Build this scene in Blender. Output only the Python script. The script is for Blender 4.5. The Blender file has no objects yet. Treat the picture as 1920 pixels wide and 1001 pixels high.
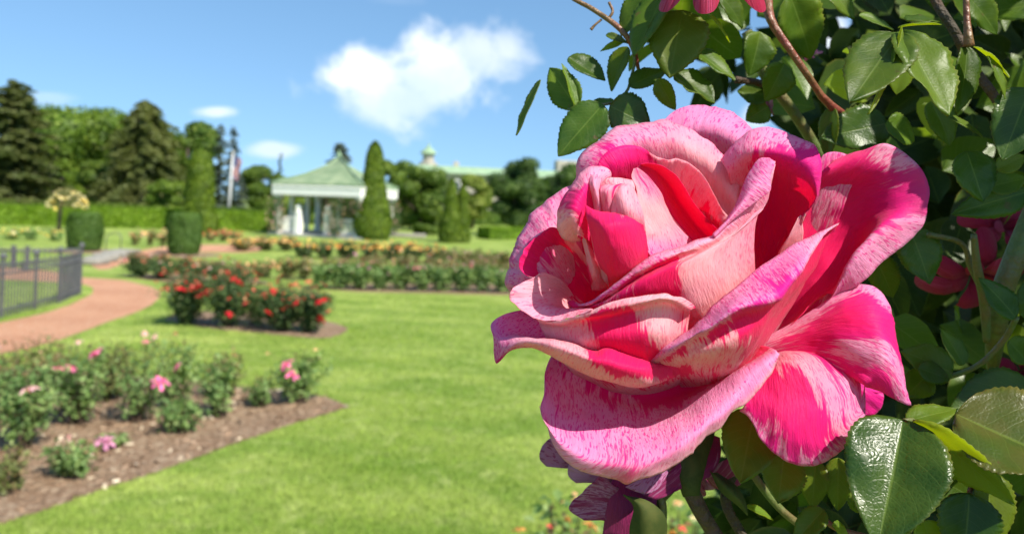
import bpy, math, random
import numpy as np
from mathutils import Vector, noise as mnoise

# ------------------------------------------------------------------ camera, sky, sun
F = 1400.0            # focal length in photo pixels (photo 1920 wide)
CX, HY, H = 960.0, 392.0, 1.60   # centre column, horizon row, eye height
ROLL = math.radians(2.2); CR, SR = math.cos(ROLL), math.sin(ROLL)   # the phone was held slightly tilted
sc = bpy.context.scene
col = sc.collection
cam_d = bpy.data.cameras.new('camera'); cam = bpy.data.objects.new('camera', cam_d); col.objects.link(cam)
cam.location = (0, 0, H); cam.rotation_euler = (math.pi/2, -ROLL, 0)
cam_d.sensor_width = 36; cam_d.lens = F/1920*36
cam_d.shift_y = -(500.5-HY)/1920
cam_d.clip_start = 0.02; cam_d.clip_end = 2000
cam_d.dof.use_dof = True; cam_d.dof.focus_distance = 0.208; cam_d.dof.aperture_fstop = 17.5
cam_d.dof.aperture_blades = 0
sc.camera = cam

SUN = Vector((0.50, -0.46, 0.74)).normalized()
w = bpy.data.worlds.new('World'); sc.world = w; w.use_nodes = True
nt = w.node_tree; nt.nodes.clear()
def N(nt, t, **kw):
    n = nt.nodes.new(t)
    for k, v in kw.items():
        if k == 'inp':
            for a, b in v.items(): n.inputs[a].default_value = b
        else: setattr(n, k, v)
    return n
def L(nt, a, b): nt.links.new(a, b)
def MATH(nt, op, a, b=None, c=None, clamp=False):
    n = nt.nodes.new('ShaderNodeMath'); n.operation = op; n.use_clamp = clamp
    for i, v in enumerate((a, b, c)):
        if v is None: continue
        if isinstance(v, (int, float)): n.inputs[i].default_value = v
        else: nt.links.new(v, n.inputs[i])
    return n.outputs[0]
def MIX(nt, f, a, b, mode='MIX'):
    n = nt.nodes.new('ShaderNodeMix'); n.data_type = 'RGBA'; n.blend_type = mode
    for s, v in ((0, f), (6, a), (7, b)):
        if isinstance(v, (int, float)): n.inputs[s].default_value = v
        elif isinstance(v, tuple): n.inputs[s].default_value = (*v[:3], 1)
        else: nt.links.new(v, n.inputs[s])
    return n.outputs[2]
def SMOOTH(nt, x, lo, hi):
    n = nt.nodes.new('ShaderNodeMapRange'); n.interpolation_type = 'SMOOTHSTEP'
    nt.links.new(x, n.inputs[0]); n.inputs[1].default_value = lo; n.inputs[2].default_value = hi
    return n.outputs[0]
sky = N(nt, 'ShaderNodeTexSky', sky_type='NISHITA', sun_disc=False)
sky.sun_elevation = math.asin(SUN.z); sky.sun_rotation = math.atan2(SUN.x, SUN.y)
sky.air_density = 1.0; sky.dust_density = 0.3; sky.ozone_density = 2.2
tc = N(nt, 'ShaderNodeTexCoord'); sep = N(nt, 'ShaderNodeSeparateXYZ'); L(nt, tc.outputs['Generated'], sep.inputs[0])
# clear dry air: the band near the horizon stays blue
skv = N(nt, 'ShaderNodeCombineXYZ'); L(nt, sep.outputs[0], skv.inputs[0]); L(nt, sep.outputs[1], skv.inputs[1]); L(nt, MATH(nt, 'MULTIPLY_ADD', sep.outputs[2], .80, .17), skv.inputs[2])
nrm = N(nt, 'ShaderNodeVectorMath', operation='NORMALIZE'); L(nt, skv.outputs[0], nrm.inputs[0]); L(nt, nrm.outputs[0], sky.inputs[0])
hsv = N(nt, 'ShaderNodeHueSaturation', inp={'Hue': 0.492, 'Saturation': 1.10, 'Value': 1.42})
L(nt, sky.outputs[0], hsv.inputs['Color'])
yy = MATH(nt, 'MAXIMUM', sep.outputs[1], 0.08)
u0 = MATH(nt, 'DIVIDE', sep.outputs[0], yy); v0 = MATH(nt, 'DIVIDE', sep.outputs[2], yy)
uu = MATH(nt, 'ADD', MATH(nt, 'MULTIPLY', u0, CR), MATH(nt, 'MULTIPLY', v0, SR)); vv = MATH(nt, 'SUBTRACT', MATH(nt, 'MULTIPLY', v0, CR), MATH(nt, 'MULTIPLY', u0, SR))
comb = N(nt, 'ShaderNodeCombineXYZ'); L(nt, uu, comb.inputs[0]); L(nt, vv, comb.inputs[1])
nz = N(nt, 'ShaderNodeTexNoise', inp={'Scale': 14.0, 'Detail': 6.0, 'Roughness': 0.56, 'Distortion': 0.3}); L(nt, comb.outputs[0], nz.inputs['Vector'])
nz2 = N(nt, 'ShaderNodeTexNoise', inp={'Scale': 5.5, 'Detail': 3.0, 'Roughness': 0.5}); L(nt, comb.outputs[0], nz2.inputs['Vector'])
def cloud(cx, cy, rx, ry, gain, amp=1.3):
    a = MATH(nt, 'DIVIDE', MATH(nt, 'SUBTRACT', uu, (cx-CX)/F), rx/F)
    b = MATH(nt, 'DIVIDE', MATH(nt, 'SUBTRACT', vv, (HY-cy)/F), ry/F)
    r2 = MATH(nt, 'ADD', MATH(nt, 'MULTIPLY', a, a), MATH(nt, 'MULTIPLY', b, b))
    e = MATH(nt, 'SUBTRACT', 1.0, MATH(nt, 'SQRT', r2))
    n = MATH(nt, 'MULTIPLY', MATH(nt, 'SUBTRACT', nz.outputs[0], 0.5), amp*2)
    n2 = MATH(nt, 'MULTIPLY', MATH(nt, 'SUBTRACT', nz2.outputs[0], 0.5), amp*1.6)
    return MATH(nt, 'MULTIPLY', SMOOTH(nt, MATH(nt, 'ADD', MATH(nt, 'ADD', e, n), n2), 0.0, 0.72), gain)
masks = [cloud(695, 130, 135, 74, .93, 1.0), cloud(820, 145, 145, 108, .86, 1.0), cloud(900, 105, 115, 78, .60, 1.0), cloud(750, 185, 140, 55, .78, .7),
         cloud(402, 210, 52, 15, .85, .45), cloud(515, 281, 66, 20, .85, .45), cloud(85, 186, 75, 16, .30, .5),
         cloud(740, 2, 80, 14, .05, .9), cloud(1420, 220, 40, 40, .8, .4), cloud(1545, 60, 60, 60, .8, .4),
         cloud(-900, 100, 420, 90, .8, .9), cloud(2900, 160, 460, 110, .8, .9)]
m = masks[0]
for k in masks[1:]: m = MATH(nt, 'MAXIMUM', m, k)
m = MATH(nt, 'MULTIPLY', m, MATH(nt, 'GREATER_THAN', sep.outputs[1], 0.09))
nz3 = N(nt, 'ShaderNodeTexNoise', inp={'Scale': 9.0, 'Detail': 4.0}); L(nt, comb.outputs[0], nz3.inputs['Vector'])
shade = SMOOTH(nt, MATH(nt, 'ADD', nz3.outputs[0], MATH(nt, 'MULTIPLY', MATH(nt, 'SUBTRACT', vv, 0.17), 2.6)), 0.30, 0.66)
ccol = MIX(nt, shade, (6.4, 7.5, 8.4), (9.0, 9.4, 9.7))
skyc = MIX(nt, m, hsv.outputs[0], ccol)
bg = N(nt, 'ShaderNodeBackground', inp={'Strength': 0.085}); L(nt, skyc, bg.inputs[0])
wo = N(nt, 'ShaderNodeOutputWorld'); L(nt, bg.outputs[0], wo.inputs[0])

sl = bpy.data.lights.new('sun', 'SUN'); sun = bpy.data.objects.new('sun', sl); col.objects.link(sun)
sl.energy = 5.0; sl.angle = math.radians(0.55); sl.color = (1, 0.94, 0.82)
sun.rotation_euler = SUN.to_track_quat('Z', 'Y').to_euler(); sun.location = (5, -5, 12)
vs = sc.view_settings; vs.view_transform = 'Standard'; vs.look = 'None'; vs.gamma = 1; vs.exposure = 0.74; vs.use_curve_mapping = False
sc.render.engine = 'CYCLES'
cy = sc.cycles
try:
    cy.use_denoising = True; cy.denoiser = 'OPENIMAGEDENOISE'; cy.denoising_input_passes = 'RGB_ALBEDO_NORMAL'
except Exception: pass
cy.max_bounces = 10; cy.diffuse_bounces = 5; cy.transmission_bounces = 8; cy.transparent_max_bounces = 8; cy.glossy_bounces = 3
cy.sample_clamp_indirect = 8

# ------------------------------------------------------------------ helpers
def P(px, py, D):
    """a point D metres ahead of the eye that the photograph shows at pixel px, py"""
    a, b = (px-CX)/F, (HY-py)/F
    return np.array([(a*CR-b*SR)*D, D, H+(a*SR+b*CR)*D])
def horizon(px): return HY+(px-CX)*math.tan(ROLL)
def G(px, py, z=0.0):
    """ground point seen at px, py"""
    a, b = (px-CX)/F, (HY-py)/F
    Y = (z-H)/(a*SR+b*CR); return np.array([(a*CR-b*SR)*Y, Y, z])
def Gpt(px, Y, z=0.0):
    """point at height z, Y metres ahead, in the column px"""
    b = ((z-H)/Y-(px-CX)/F*SR)/CR; a = (px-CX)/F
    return np.array([(a*CR-b*SR)*Y, Y, z])

def tag(o, label=None, cat=None, group=None, kind=None):
    if label: o['label'] = label
    if cat: o['category'] = cat
    if group: o['group'] = group
    if kind: o['kind'] = kind
    return o
def mesh(name, V, faces, mat=None, smooth=True, uv=None, pig=None):
    me = bpy.data.meshes.new(name)
    V = np.asarray(V, dtype=np.float32)
    faces = np.asarray(faces, dtype=np.int32) if not isinstance(faces, list) else faces
    if isinstance(faces, np.ndarray):
        nf, k = faces.shape
        me.vertices.add(len(V)); me.vertices.foreach_set('co', V.ravel())
        me.loops.add(nf*k); me.loops.foreach_set('vertex_index', faces.ravel())
        me.polygons.add(nf); me.polygons.foreach_set('loop_start', np.arange(0, nf*k, k, dtype=np.int32))
        me.update(calc_edges=True)
    else:
        me.from_pydata(V.tolist(), [], faces); me.update()
    if smooth: me.polygons.foreach_set('use_smooth', np.ones(len(me.polygons), dtype=bool))
    if uv is not None or pig is not None:
        li = np.empty(len(me.loops), dtype=np.int32); me.loops.foreach_get('vertex_index', li)
        if uv is not None:
            l = me.uv_layers.new(name='UVMap'); l.data.foreach_set('uv', np.asarray(uv, dtype=np.float32)[li].ravel())
        if pig is not None:
            a = me.attributes.new('pigment', 'FLOAT_COLOR', 'POINT')
            c = np.zeros((len(V), 4), dtype=np.float32); c[:, :pig.shape[1]] = pig; c[:, 3] = 1
            a.data.foreach_set('color', c.ravel())
    if mat: me.materials.append(mat)
    return me
def ob(name, me, parent=None, loc=None, rot=None, scale=None):
    o = bpy.data.objects.new(name, me); col.objects.link(o)
    if parent: o.parent = parent
    if loc is not None: o.location = Vector([float(t) for t in loc])
    if rot is not None: o.rotation_euler = rot
    if scale is not None: o.scale = scale
    return o
def empty(name, loc, rz=0): 
    o = ob(name, None, None, loc, (0, 0, rz)); o.empty_display_size = .1; return o

class MB:
    """collects shapes for one mesh"""
    def __init__(s): s.V = []; s.Fc = []; s.n = 0
    def add(s, V, Fc):
        s.V.append(np.asarray(V, dtype=float)); s.Fc += [tuple(int(i)+s.n for i in f) for f in Fc]; s.n += len(V); return s
    def box(s, c, d, bev=0.0, rz=0.0):
        c = np.array(c, float); hx, hy, hz = np.array(d, float)/2
        b = min(bev, hx*.9, hy*.9, hz*.9)
        V, Fc = [], []
        if b <= 0:
            for z in (-hz, hz):
                for x, y in ((-hx, -hy), (hx, -hy), (hx, hy), (-hx, hy)): V.append((x, y, z))
            Fc = [(3, 2, 1, 0), (4, 5, 6, 7), (0, 1, 5, 4), (1, 2, 6, 5), (2, 3, 7, 6), (3, 0, 4, 7)]
        else:
            for z, q in ((-hz, b), (-hz+b, 0), (hz-b, 0), (hz, b)):
                X, Y = hx-q, hy-q
                c8 = b*.999 if q == 0 else b*.3
                V += [(-X+c8, -Y, z), (X-c8, -Y, z), (X, -Y+c8, z), (X, Y-c8, z), (X-c8, Y, z), (-X+c8, Y, z), (-X, Y-c8, z), (-X, -Y+c8, z)]
            Fc = [tuple(range(7, -1, -1)), tuple(range(24, 32))]
            for k in range(3):
                for i in range(8): Fc.append((k*8+i, k*8+(i+1) % 8, k*8+8+(i+1) % 8, k*8+8+i))
        V = np.array(V); ca, sa = math.cos(rz), math.sin(rz)
        V = np.stack([V[:, 0]*ca-V[:, 1]*sa, V[:, 0]*sa+V[:, 1]*ca, V[:, 2]], 1)+c
        return s.add(V, Fc)
    def tube(s, pts, rad, n=8, cap=True):
        pts = np.array(pts, float); m_ = len(pts)
        rad = np.full(m_, rad, float) if np.isscalar(rad) else np.array(rad, float)
        T = np.gradient(pts, axis=0); T /= np.linalg.norm(T, axis=1)[:, None]+1e-12
        up = np.array([0, 0, 1.]) if abs(T[0, 2]) < .9 else np.array([1., 0, 0])
        V = []
        a = np.cross(T[0], up); a /= np.linalg.norm(a)
        for i in range(m_):
            a = a-T[i]*np.dot(a, T[i]); a /= np.linalg.norm(a)+1e-12; b = np.cross(T[i], a)
            for k in range(n):
                t = 2*math.pi*k/n; V.append(pts[i]+rad[i]*(math.cos(t)*a+math.sin(t)*b))
        Fc = []
        for i in range(m_-1):
            for k in range(n): Fc.append((i*n+k, i*n+(k+1) % n, (i+1)*n+(k+1) % n, (i+1)*n+k))
        if cap: Fc += [tuple(range(n-1, -1, -1)), tuple(range((m_-1)*n, m_*n))]
        return s.add(V, Fc)
    def lathe(s, prof, c=(0, 0, 0), n=16):
        V, Fc = [], []
        for r, z in prof:
            for k in range(n):
                t = 2*math.pi*k/n; V.append((c[0]+r*math.cos(t), c[1]+r*math.sin(t), c[2]+z))
        for i in range(len(prof)-1):
            for k in range(n): Fc.append((i*n+k, i*n+(k+1) % n, (i+1)*n+(k+1) % n, (i+1)*n+k))
        Fc += [tuple(range(n-1, -1, -1)), tuple(range((len(prof)-1)*n, len(prof)*n))]
        return s.add(V, Fc)
    def prism(s, poly, z0, z1):
        n = len(poly); V = [(x, y, z0) for x, y in poly]+[(x, y, z1) for x, y in poly]
        Fc = [tuple(range(n-1, -1, -1)), tuple(range(n, 2*n))]+[(i, (i+1) % n, n+(i+1) % n, n+i) for i in range(n)]
        return s.add(V, Fc)
    def build(s, name, mat, parent=None, smooth=False):
        me = mesh(name, np.concatenate(s.V), s.Fc, mat, smooth)
        return ob(name, me, parent)

# ------------------------------------------------------------------ materials
def newmat(name):
    m_ = bpy.data.materials.new(name); m_.use_nodes = True; nt = m_.node_tree; nt.nodes.clear()
    out = N(nt, 'ShaderNodeOutputMaterial'); return m_, nt, out
def simple(name, c, c2=None, scale=5.0, rough=.7, bump=.0, metal=0.0, detail=5, spec=.4, bscale=None, stretch=None):
    m_, nt, out = newmat(name)
    b = N(nt, 'ShaderNodeBsdfPrincipled', inp={'Roughness': rough, 'Metallic': metal, 'Specular IOR Level': spec})
    t = N(nt, 'ShaderNodeTexCoord'); v = t.outputs['Object']
    if stretch:
        mp = N(nt, 'ShaderNodeMapping'); mp.inputs['Scale'].default_value = stretch; L(nt, v, mp.inputs[0]); v = mp.outputs[0]
    n = N(nt, 'ShaderNodeTexNoise', inp={'Scale': scale, 'Detail': detail, 'Roughness': .6}); L(nt, v, n.inputs['Vector'])
    L(nt, MIX(nt, SMOOTH(nt, n.outputs[0], .35, .65), c, c2 or c), b.inputs['Base Color'])
    if bump:
        n2 = N(nt, 'ShaderNodeTexNoise', inp={'Scale': bscale or scale*4, 'Detail': 4}); L(nt, v, n2.inputs['Vector'])
        bp = N(nt, 'ShaderNodeBump', inp={'Strength': bump, 'Distance': .02}); L(nt, n2.outputs[0], bp.inputs['Height']); L(nt, bp.outputs[0], b.inputs['Normal'])
    L(nt, b.outputs[0], out.inputs[0]); return m_
def foliage(name, c1, c2, c3=None, trans=.3, rough=.5, spec=.25, nscale=1.2, tcol=None):
    """leaves: colour varies leaf by leaf and in larger clumps"""
    m_, nt, out = newmat(name)
    g = N(nt, 'ShaderNodeNewGeometry'); t = N(nt, 'ShaderNodeTexCoord')
    n = N(nt, 'ShaderNodeTexNoise', inp={'Scale': nscale, 'Detail': 3}); L(nt, t.outputs['Object'], n.inputs['Vector'])
    c = MIX(nt, SMOOTH(nt, n.outputs[0], .35, .65), c1, c2)
    if c3: c = MIX(nt, SMOOTH(nt, g.outputs['Random Per Island'], .72, 1.0), c, c3)
    br = MATH(nt, 'MULTIPLY_ADD', g.outputs['Random Per Island'], .7, .65)
    vm = N(nt, 'ShaderNodeVectorMath', operation='SCALE'); L(nt, c, vm.inputs[0]); L(nt, br, vm.inputs[3])
    b = N(nt, 'ShaderNodeBsdfPrincipled', inp={'Roughness': rough, 'Specular IOR Level': spec}); L(nt, vm.outputs[0], b.inputs['Base Color'])
    tr = N(nt, 'ShaderNodeBsdfTranslucent')
    if tcol: tr.inputs[0].default_value = (*tcol, 1)
    else:
        v2 = N(nt, 'ShaderNodeVectorMath', operation='MULTIPLY'); L(nt, vm.outputs[0], v2.inputs[0]); v2.inputs[1].default_value = (1.5, 1.6, .6); L(nt, v2.outputs[0], tr.inputs[0])
    mx = N(nt, 'ShaderNodeMixShader', inp={0: trans}); L(nt, b.outputs[0], mx.inputs[1]); L(nt, tr.outputs[0], mx.inputs[2])
    L(nt, mx.outputs[0], out.inputs[0]); return m_
def petal_mat(name, salmon, mauve, red, magenta, trans=.34, sc_=1.0, spots=1.0):
    """striped petal: pigment attribute R = how much dark stripe, G = mauve tone of the petal's outer part"""
    m_, nt, out = newmat(name)
    uv = N(nt, 'ShaderNodeUVMap', uv_map='UVMap'); at = N(nt, 'ShaderNodeAttribute', attribute_name='pigment')
    oi = N(nt, 'ShaderNodeObjectInfo'); s = N(nt, 'ShaderNodeSeparateColor'); L(nt, at.outputs['Color'], s.inputs[0])
    off = N(nt, 'ShaderNodeCombineXYZ'); L(nt, MATH(nt, 'MULTIPLY', oi.outputs['Random'], 60.0), off.inputs[2])
    def noise(sx, sy, detail, rough, dist=0.0):
        mp = N(nt, 'ShaderNodeMapping'); mp.inputs['Scale'].default_value = (sx*sc_, sy*sc_, 1); L(nt, uv.outputs[0], mp.inputs[0])
        ad = N(nt, 'ShaderNodeVectorMath', operation='ADD'); L(nt, mp.outputs[0], ad.inputs[0]); L(nt, off.outputs[0], ad.inputs[1])
        n = N(nt, 'ShaderNodeTexNoise', inp={'Scale': 1.0, 'Detail': detail, 'Roughness': rough, 'Distortion': dist}); L(nt, ad.outputs[0], n.inputs['Vector']); return n.outputs[0]
    big = noise(.22, .042, 4, .5, .35); mid = noise(1.2, .12, 4, .55, .25); fine = noise(2.4, .55, 2, .5)
    n1 = MATH(nt, 'ADD', MATH(nt, 'MULTIPLY', big, .55), MATH(nt, 'MULTIPLY', mid, .45))
    a1 = SMOOTH(nt, MATH(nt, 'ADD', n1, MATH(nt, 'MULTIPLY', MATH(nt, 'SUBTRACT', s.outputs[0], .53), .60)), .482, .562)
    n2 = MATH(nt, 'ADD', MATH(nt, 'MULTIPLY', fine, .7), MATH(nt, 'MULTIPLY', mid, .3))
    a2 = MATH(nt, 'MULTIPLY', SMOOTH(nt, MATH(nt, 'ADD', n2, MATH(nt, 'MULTIPLY', s.outputs[0], .22)), .60, .67), MATH(nt, 'MULTIPLY_ADD', s.outputs[1], .45*spots, .38*spots))
    wash = SMOOTH(nt, MATH(nt, 'ADD', noise(.12, .06, 3, .5), MATH(nt, 'MULTIPLY', s.outputs[0], .5)), .45, .95)
    pale = MIX(nt, s.outputs[1], salmon, mauve); dark = MIX(nt, s.outputs[1], red, magenta)
    pale = MIX(nt, MATH(nt, 'MULTIPLY', wash, .30), pale, dark)
    c = MIX(nt, MATH(nt, 'MAXIMUM', a1, a2), pale, dark)
    vein = noise(5.5, .07, 3, .6)
    c = MIX(nt, MATH(nt, 'MULTIPLY', SMOOTH(nt, vein, .35, .7), .22), c, MIX(nt, .6, dark, (0.6, .1, .25)))
    # browned, papery edge
    c = MIX(nt, MATH(nt, 'MULTIPLY', s.outputs[2], .8), c, (0.72, .60, .36))
    b = N(nt, 'ShaderNodeBsdfPrincipled', inp={'Roughness': .52, 'Specular IOR Level': .22, 'Sheen Weight': .10, 'Sheen Roughness': .5})
    L(nt, c, b.inputs['Base Color'])
    h = MATH(nt, 'ADD', MATH(nt, 'MULTIPLY', vein, .6), MATH(nt, 'MULTIPLY', noise(1.2, .25, 4, .6), 1.4))
    bp = N(nt, 'ShaderNodeBump', inp={'Strength': .75, 'Distance': .0004}); L(nt, h, bp.inputs['Height']); L(nt, bp.outputs[0], b.inputs['Normal'])
    tr = N(nt, 'ShaderNodeBsdfTranslucent'); L(nt, MIX(nt, .45, c, dark), tr.inputs[0]); L(nt, bp.outputs[0], tr.inputs['Normal'])
    mx = N(nt, 'ShaderNodeMixShader', inp={0: trans}); L(nt, b.outputs[0], mx.inputs[1]); L(nt, tr.outputs[0], mx.inputs[2])
    L(nt, mx.outputs[0], out.inputs[0]); return m_
def leaf_mat(name, c, c2, under, tcol, trans=.22, rough=.27, bump=.18, crack=.35):
    m_, nt, out = newmat(name)
    uv = N(nt, 'ShaderNodeUVMap', uv_map='UVMap'); s = N(nt, 'ShaderNodeSeparateXYZ'); L(nt, uv.outputs[0], s.inputs[0])
    oi = N(nt, 'ShaderNodeObjectInfo'); t = N(nt, 'ShaderNodeTexCoord'); g = N(nt, 'ShaderNodeNewGeometry')
    au = MATH(nt, 'ABSOLUTE', s.outputs[0])
    wob = N(nt, 'ShaderNodeTexNoise', inp={'Scale': 90.0, 'Detail': 4}); L(nt, t.outputs['Object'], wob.inputs['Vector'])
    ph = MATH(nt, 'ADD', MATH(nt, 'SUBTRACT', MATH(nt, 'MULTIPLY', s.outputs[1], 8.0), MATH(nt, 'MULTIPLY', MATH(nt, 'POWER', au, 1.2), 2.3)), MATH(nt, 'MULTIPLY', wob.outputs[0], 1.1))
    tri = MATH(nt, 'ABSOLUTE', MATH(nt, 'SUBTRACT', MATH(nt, 'FRACT', ph), .5))
    side = MATH(nt, 'SUBTRACT', 1.0, SMOOTH(nt, tri, .0, .07))
    mid = MATH(nt, 'SUBTRACT', 1.0, SMOOTH(nt, au, .012, .05))
    vor = N(nt, 'ShaderNodeTexVoronoi', feature='DISTANCE_TO_EDGE', inp={'Scale': 800.0}); L(nt, t.outputs['Object'], vor.inputs['Vector'])
    net = MATH(nt, 'SUBTRACT', 1.0, SMOOTH(nt, vor.outputs[0], .0, .16))
    n = N(nt, 'ShaderNodeTexNoise', inp={'Scale': 70.0, 'Detail': 3}); L(nt, t.outputs['Object'], n.inputs['Vector'])
    cc = MIX(nt, SMOOTH(nt, n.outputs[0], .35, .65), c, c2)
    cc = MIX(nt, MATH(nt, 'MULTIPLY', MATH(nt, 'MAXIMUM', MATH(nt, 'MULTIPLY', side, .22), mid), .34), cc, (.20, .28, .05))
    cc = MIX(nt, MATH(nt, 'MULTIPLY', net, .045), cc, (.2, .28, .08))
    hv = MATH(nt, 'FRACT', MATH(nt, 'MULTIPLY', oi.outputs['Random'], 7.31))
    cc = MIX(nt, MATH(nt, 'MULTIPLY', SMOOTH(nt, hv, .45, 1.0), .45), cc, (c2[0]*1.5, c2[1]*1.12, c2[2]))
    sp = N(nt, 'ShaderNodeTexNoise', inp={'Scale': 260.0, 'Detail': 2}); L(nt, t.outputs['Object'], sp.inputs['Vector'])
    cc = MIX(nt, MATH(nt, 'MULTIPLY', SMOOTH(nt, sp.outputs[0], .70, .76), .7), cc, (.10, .06, .025))
    edge = SMOOTH(nt, MATH(nt, 'ADD', au, MATH(nt, 'MULTIPLY', n.outputs[0], .25)), 1.02, 1.22)
    cc = MIX(nt, MATH(nt, 'MULTIPLY', edge, .5), cc, (.20, .16, .04))
    cc = MIX(nt, g.outputs['Backfacing'], cc, under)
    vm = N(nt, 'ShaderNodeVectorMath', operation='SCALE'); L(nt, cc, vm.inputs[0]); L(nt, MATH(nt, 'MULTIPLY_ADD', oi.outputs['Random'], .5, .75), vm.inputs[3])
    b = N(nt, 'ShaderNodeBsdfPrincipled', inp={'Specular IOR Level': .26}); L(nt, vm.outputs[0], b.inputs['Base Color'])
    L(nt, MATH(nt, 'MULTIPLY_ADD', g.outputs['Backfacing'], .35, rough), b.inputs['Roughness'])
    hh = MATH(nt, 'ADD', MATH(nt, 'ADD', MATH(nt, 'MULTIPLY', SMOOTH(nt, vor.outputs[0], 0, .35), crack), MATH(nt, 'MULTIPLY', side, -.35)), MATH(nt, 'ADD', MATH(nt, 'MULTIPLY', mid, -1.4), MATH(nt, 'MULTIPLY', n.outputs[0], .8)))
    bp = N(nt, 'ShaderNodeBump', inp={'Strength': bump, 'Distance': .0004}); L(nt, hh, bp.inputs['Height']); L(nt, bp.outputs[0], b.inputs['Normal'])
    tr = N(nt, 'ShaderNodeBsdfTranslucent'); L(nt, MIX(nt, MATH(nt, 'MULTIPLY', MATH(nt, 'MAXIMUM', side, mid), .3), tcol, (.75, .8, .2)), tr.inputs[0])
    mx = N(nt, 'ShaderNodeMixShader', inp={0: trans}); L(nt, b.outputs[0], mx.inputs[1]); L(nt, tr.outputs[0], mx.inputs[2])
    L(nt, mx.outputs[0], out.inputs[0]); return m_
M = {}
M['petal'] = petal_mat('petal_striped', (.98, .61, .64), (.94, .38, .68), (.94, .005, .15), (.84, .010, .34), trans=.48)
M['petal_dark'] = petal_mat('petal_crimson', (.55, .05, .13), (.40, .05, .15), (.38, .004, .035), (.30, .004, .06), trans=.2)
M['petal_lilac'] = petal_mat('petal_lilac', (.50, .26, .36), (.38, .17, .33), (.26, .012, .075), (.20, .010, .085), trans=.25)
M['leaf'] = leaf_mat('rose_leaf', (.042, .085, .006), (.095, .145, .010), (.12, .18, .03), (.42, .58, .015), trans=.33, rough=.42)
M['leaf_dark'] = leaf_mat('rose_leaf_dark', (.022, .062, .006), (.055, .108, .009), (.09, .14, .04), (.30, .46, .015), trans=.27, rough=.35)  # darker leaf copy, shade inside the bush put into its colour
M['leaf_shaded'] = leaf_mat('rose_leaf_shaded', (.014, .036, .006), (.032, .060, .008), (.05, .08, .02), (.10, .17, .01), trans=.07, rough=.42)  # darkest leaf copy, near-black shade of the deep bush painted into it
M['leaf_hero'] = leaf_mat('rose_leaf_glossy', (.020, .052, .006), (.050, .088, .009), (.09, .14, .04), (.26, .40, .015), trans=.2, rough=.30, bump=.22, crack=.55)
M['leaf_young'] = leaf_mat('rose_leaf_young', (.09, .17, .025), (.13, .21, .03), (.20, .28, .05), (.72, .80, .04), trans=.52, rough=.4)
M['leaf_bronze'] = leaf_mat('rose_leaf_bronze', (.045, .080, .010), (.085, .090, .018), (.16, .20, .05), (.42, .42, .04), trans=.28, rough=.34, bump=.18, crack=.5)
M['cane_red'] = simple('cane_red', (.20, .045, .035), (.16, .09, .035), scale=90, rough=.4, bump=.2)
M['cane_green'] = simple('cane_green', (.09, .13, .035), (.13, .10, .04), scale=70, rough=.45, bump=.2)
M['cane_brown'] = simple('cane_brown', (.085, .045, .028), (.045, .035, .02), scale=60, rough=.7, bump=.4)
M['calyx'] = simple('calyx_green', (.040, .055, .014), (.065, .075, .020), scale=200, rough=.7, spec=.1)

# ------------------------------------------------------------------ smooth lofts (petals)
def cr_sample(pts, m_):
    """smooth curve through pts resampled evenly to m_ points; arc measured on the first 3 columns"""
    pts = np.asarray(pts, float); n = len(pts)
    if n == 1: return np.repeat(pts, m_, 0)
    d = np.linalg.norm(np.diff(pts[:, :3]*np.array([1, 1, 3.]), axis=0), axis=1)+1e-6
    t = np.concatenate([[0], np.cumsum(np.sqrt(d) * np.sqrt(d))])
    T = np.zeros_like(pts)
    T[0] = (pts[1]-pts[0])/(t[1]-t[0]); T[-1] = (pts[-1]-pts[-2])/(t[-1]-t[-2])
    for i in range(1, n-1):
        h0, h1 = t[i]-t[i-1], t[i+1]-t[i]
        T[i] = ((pts[i]-pts[i-1])/h0*h1+(pts[i+1]-pts[i])/h1*h0)/(h0+h1)
    def ev(x):
        k = np.clip(np.searchsorted(t, x, side='right')-1, 0, n-2); h = t[k+1]-t[k]; s = ((x-t[k])/h)[:, None]; h = h[:, None]
        return (2*s**3-3*s**2+1)*pts[k]+(s**3-2*s**2+s)*h*T[k]+(-2*s**3+3*s**2)*pts[k+1]+(s**3-s**2)*h*T[k+1]
    X = ev(np.linspace(0, t[-1], m_*6))
    a = np.concatenate([[0], np.cumsum(np.linalg.norm(np.diff(X[:, :3]*np.array([1, 1, 3.]), axis=0), axis=1))])
    return ev(np.interp(np.linspace(0, a[-1], m_), a, np.linspace(0, t[-1], m_*6)))
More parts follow.
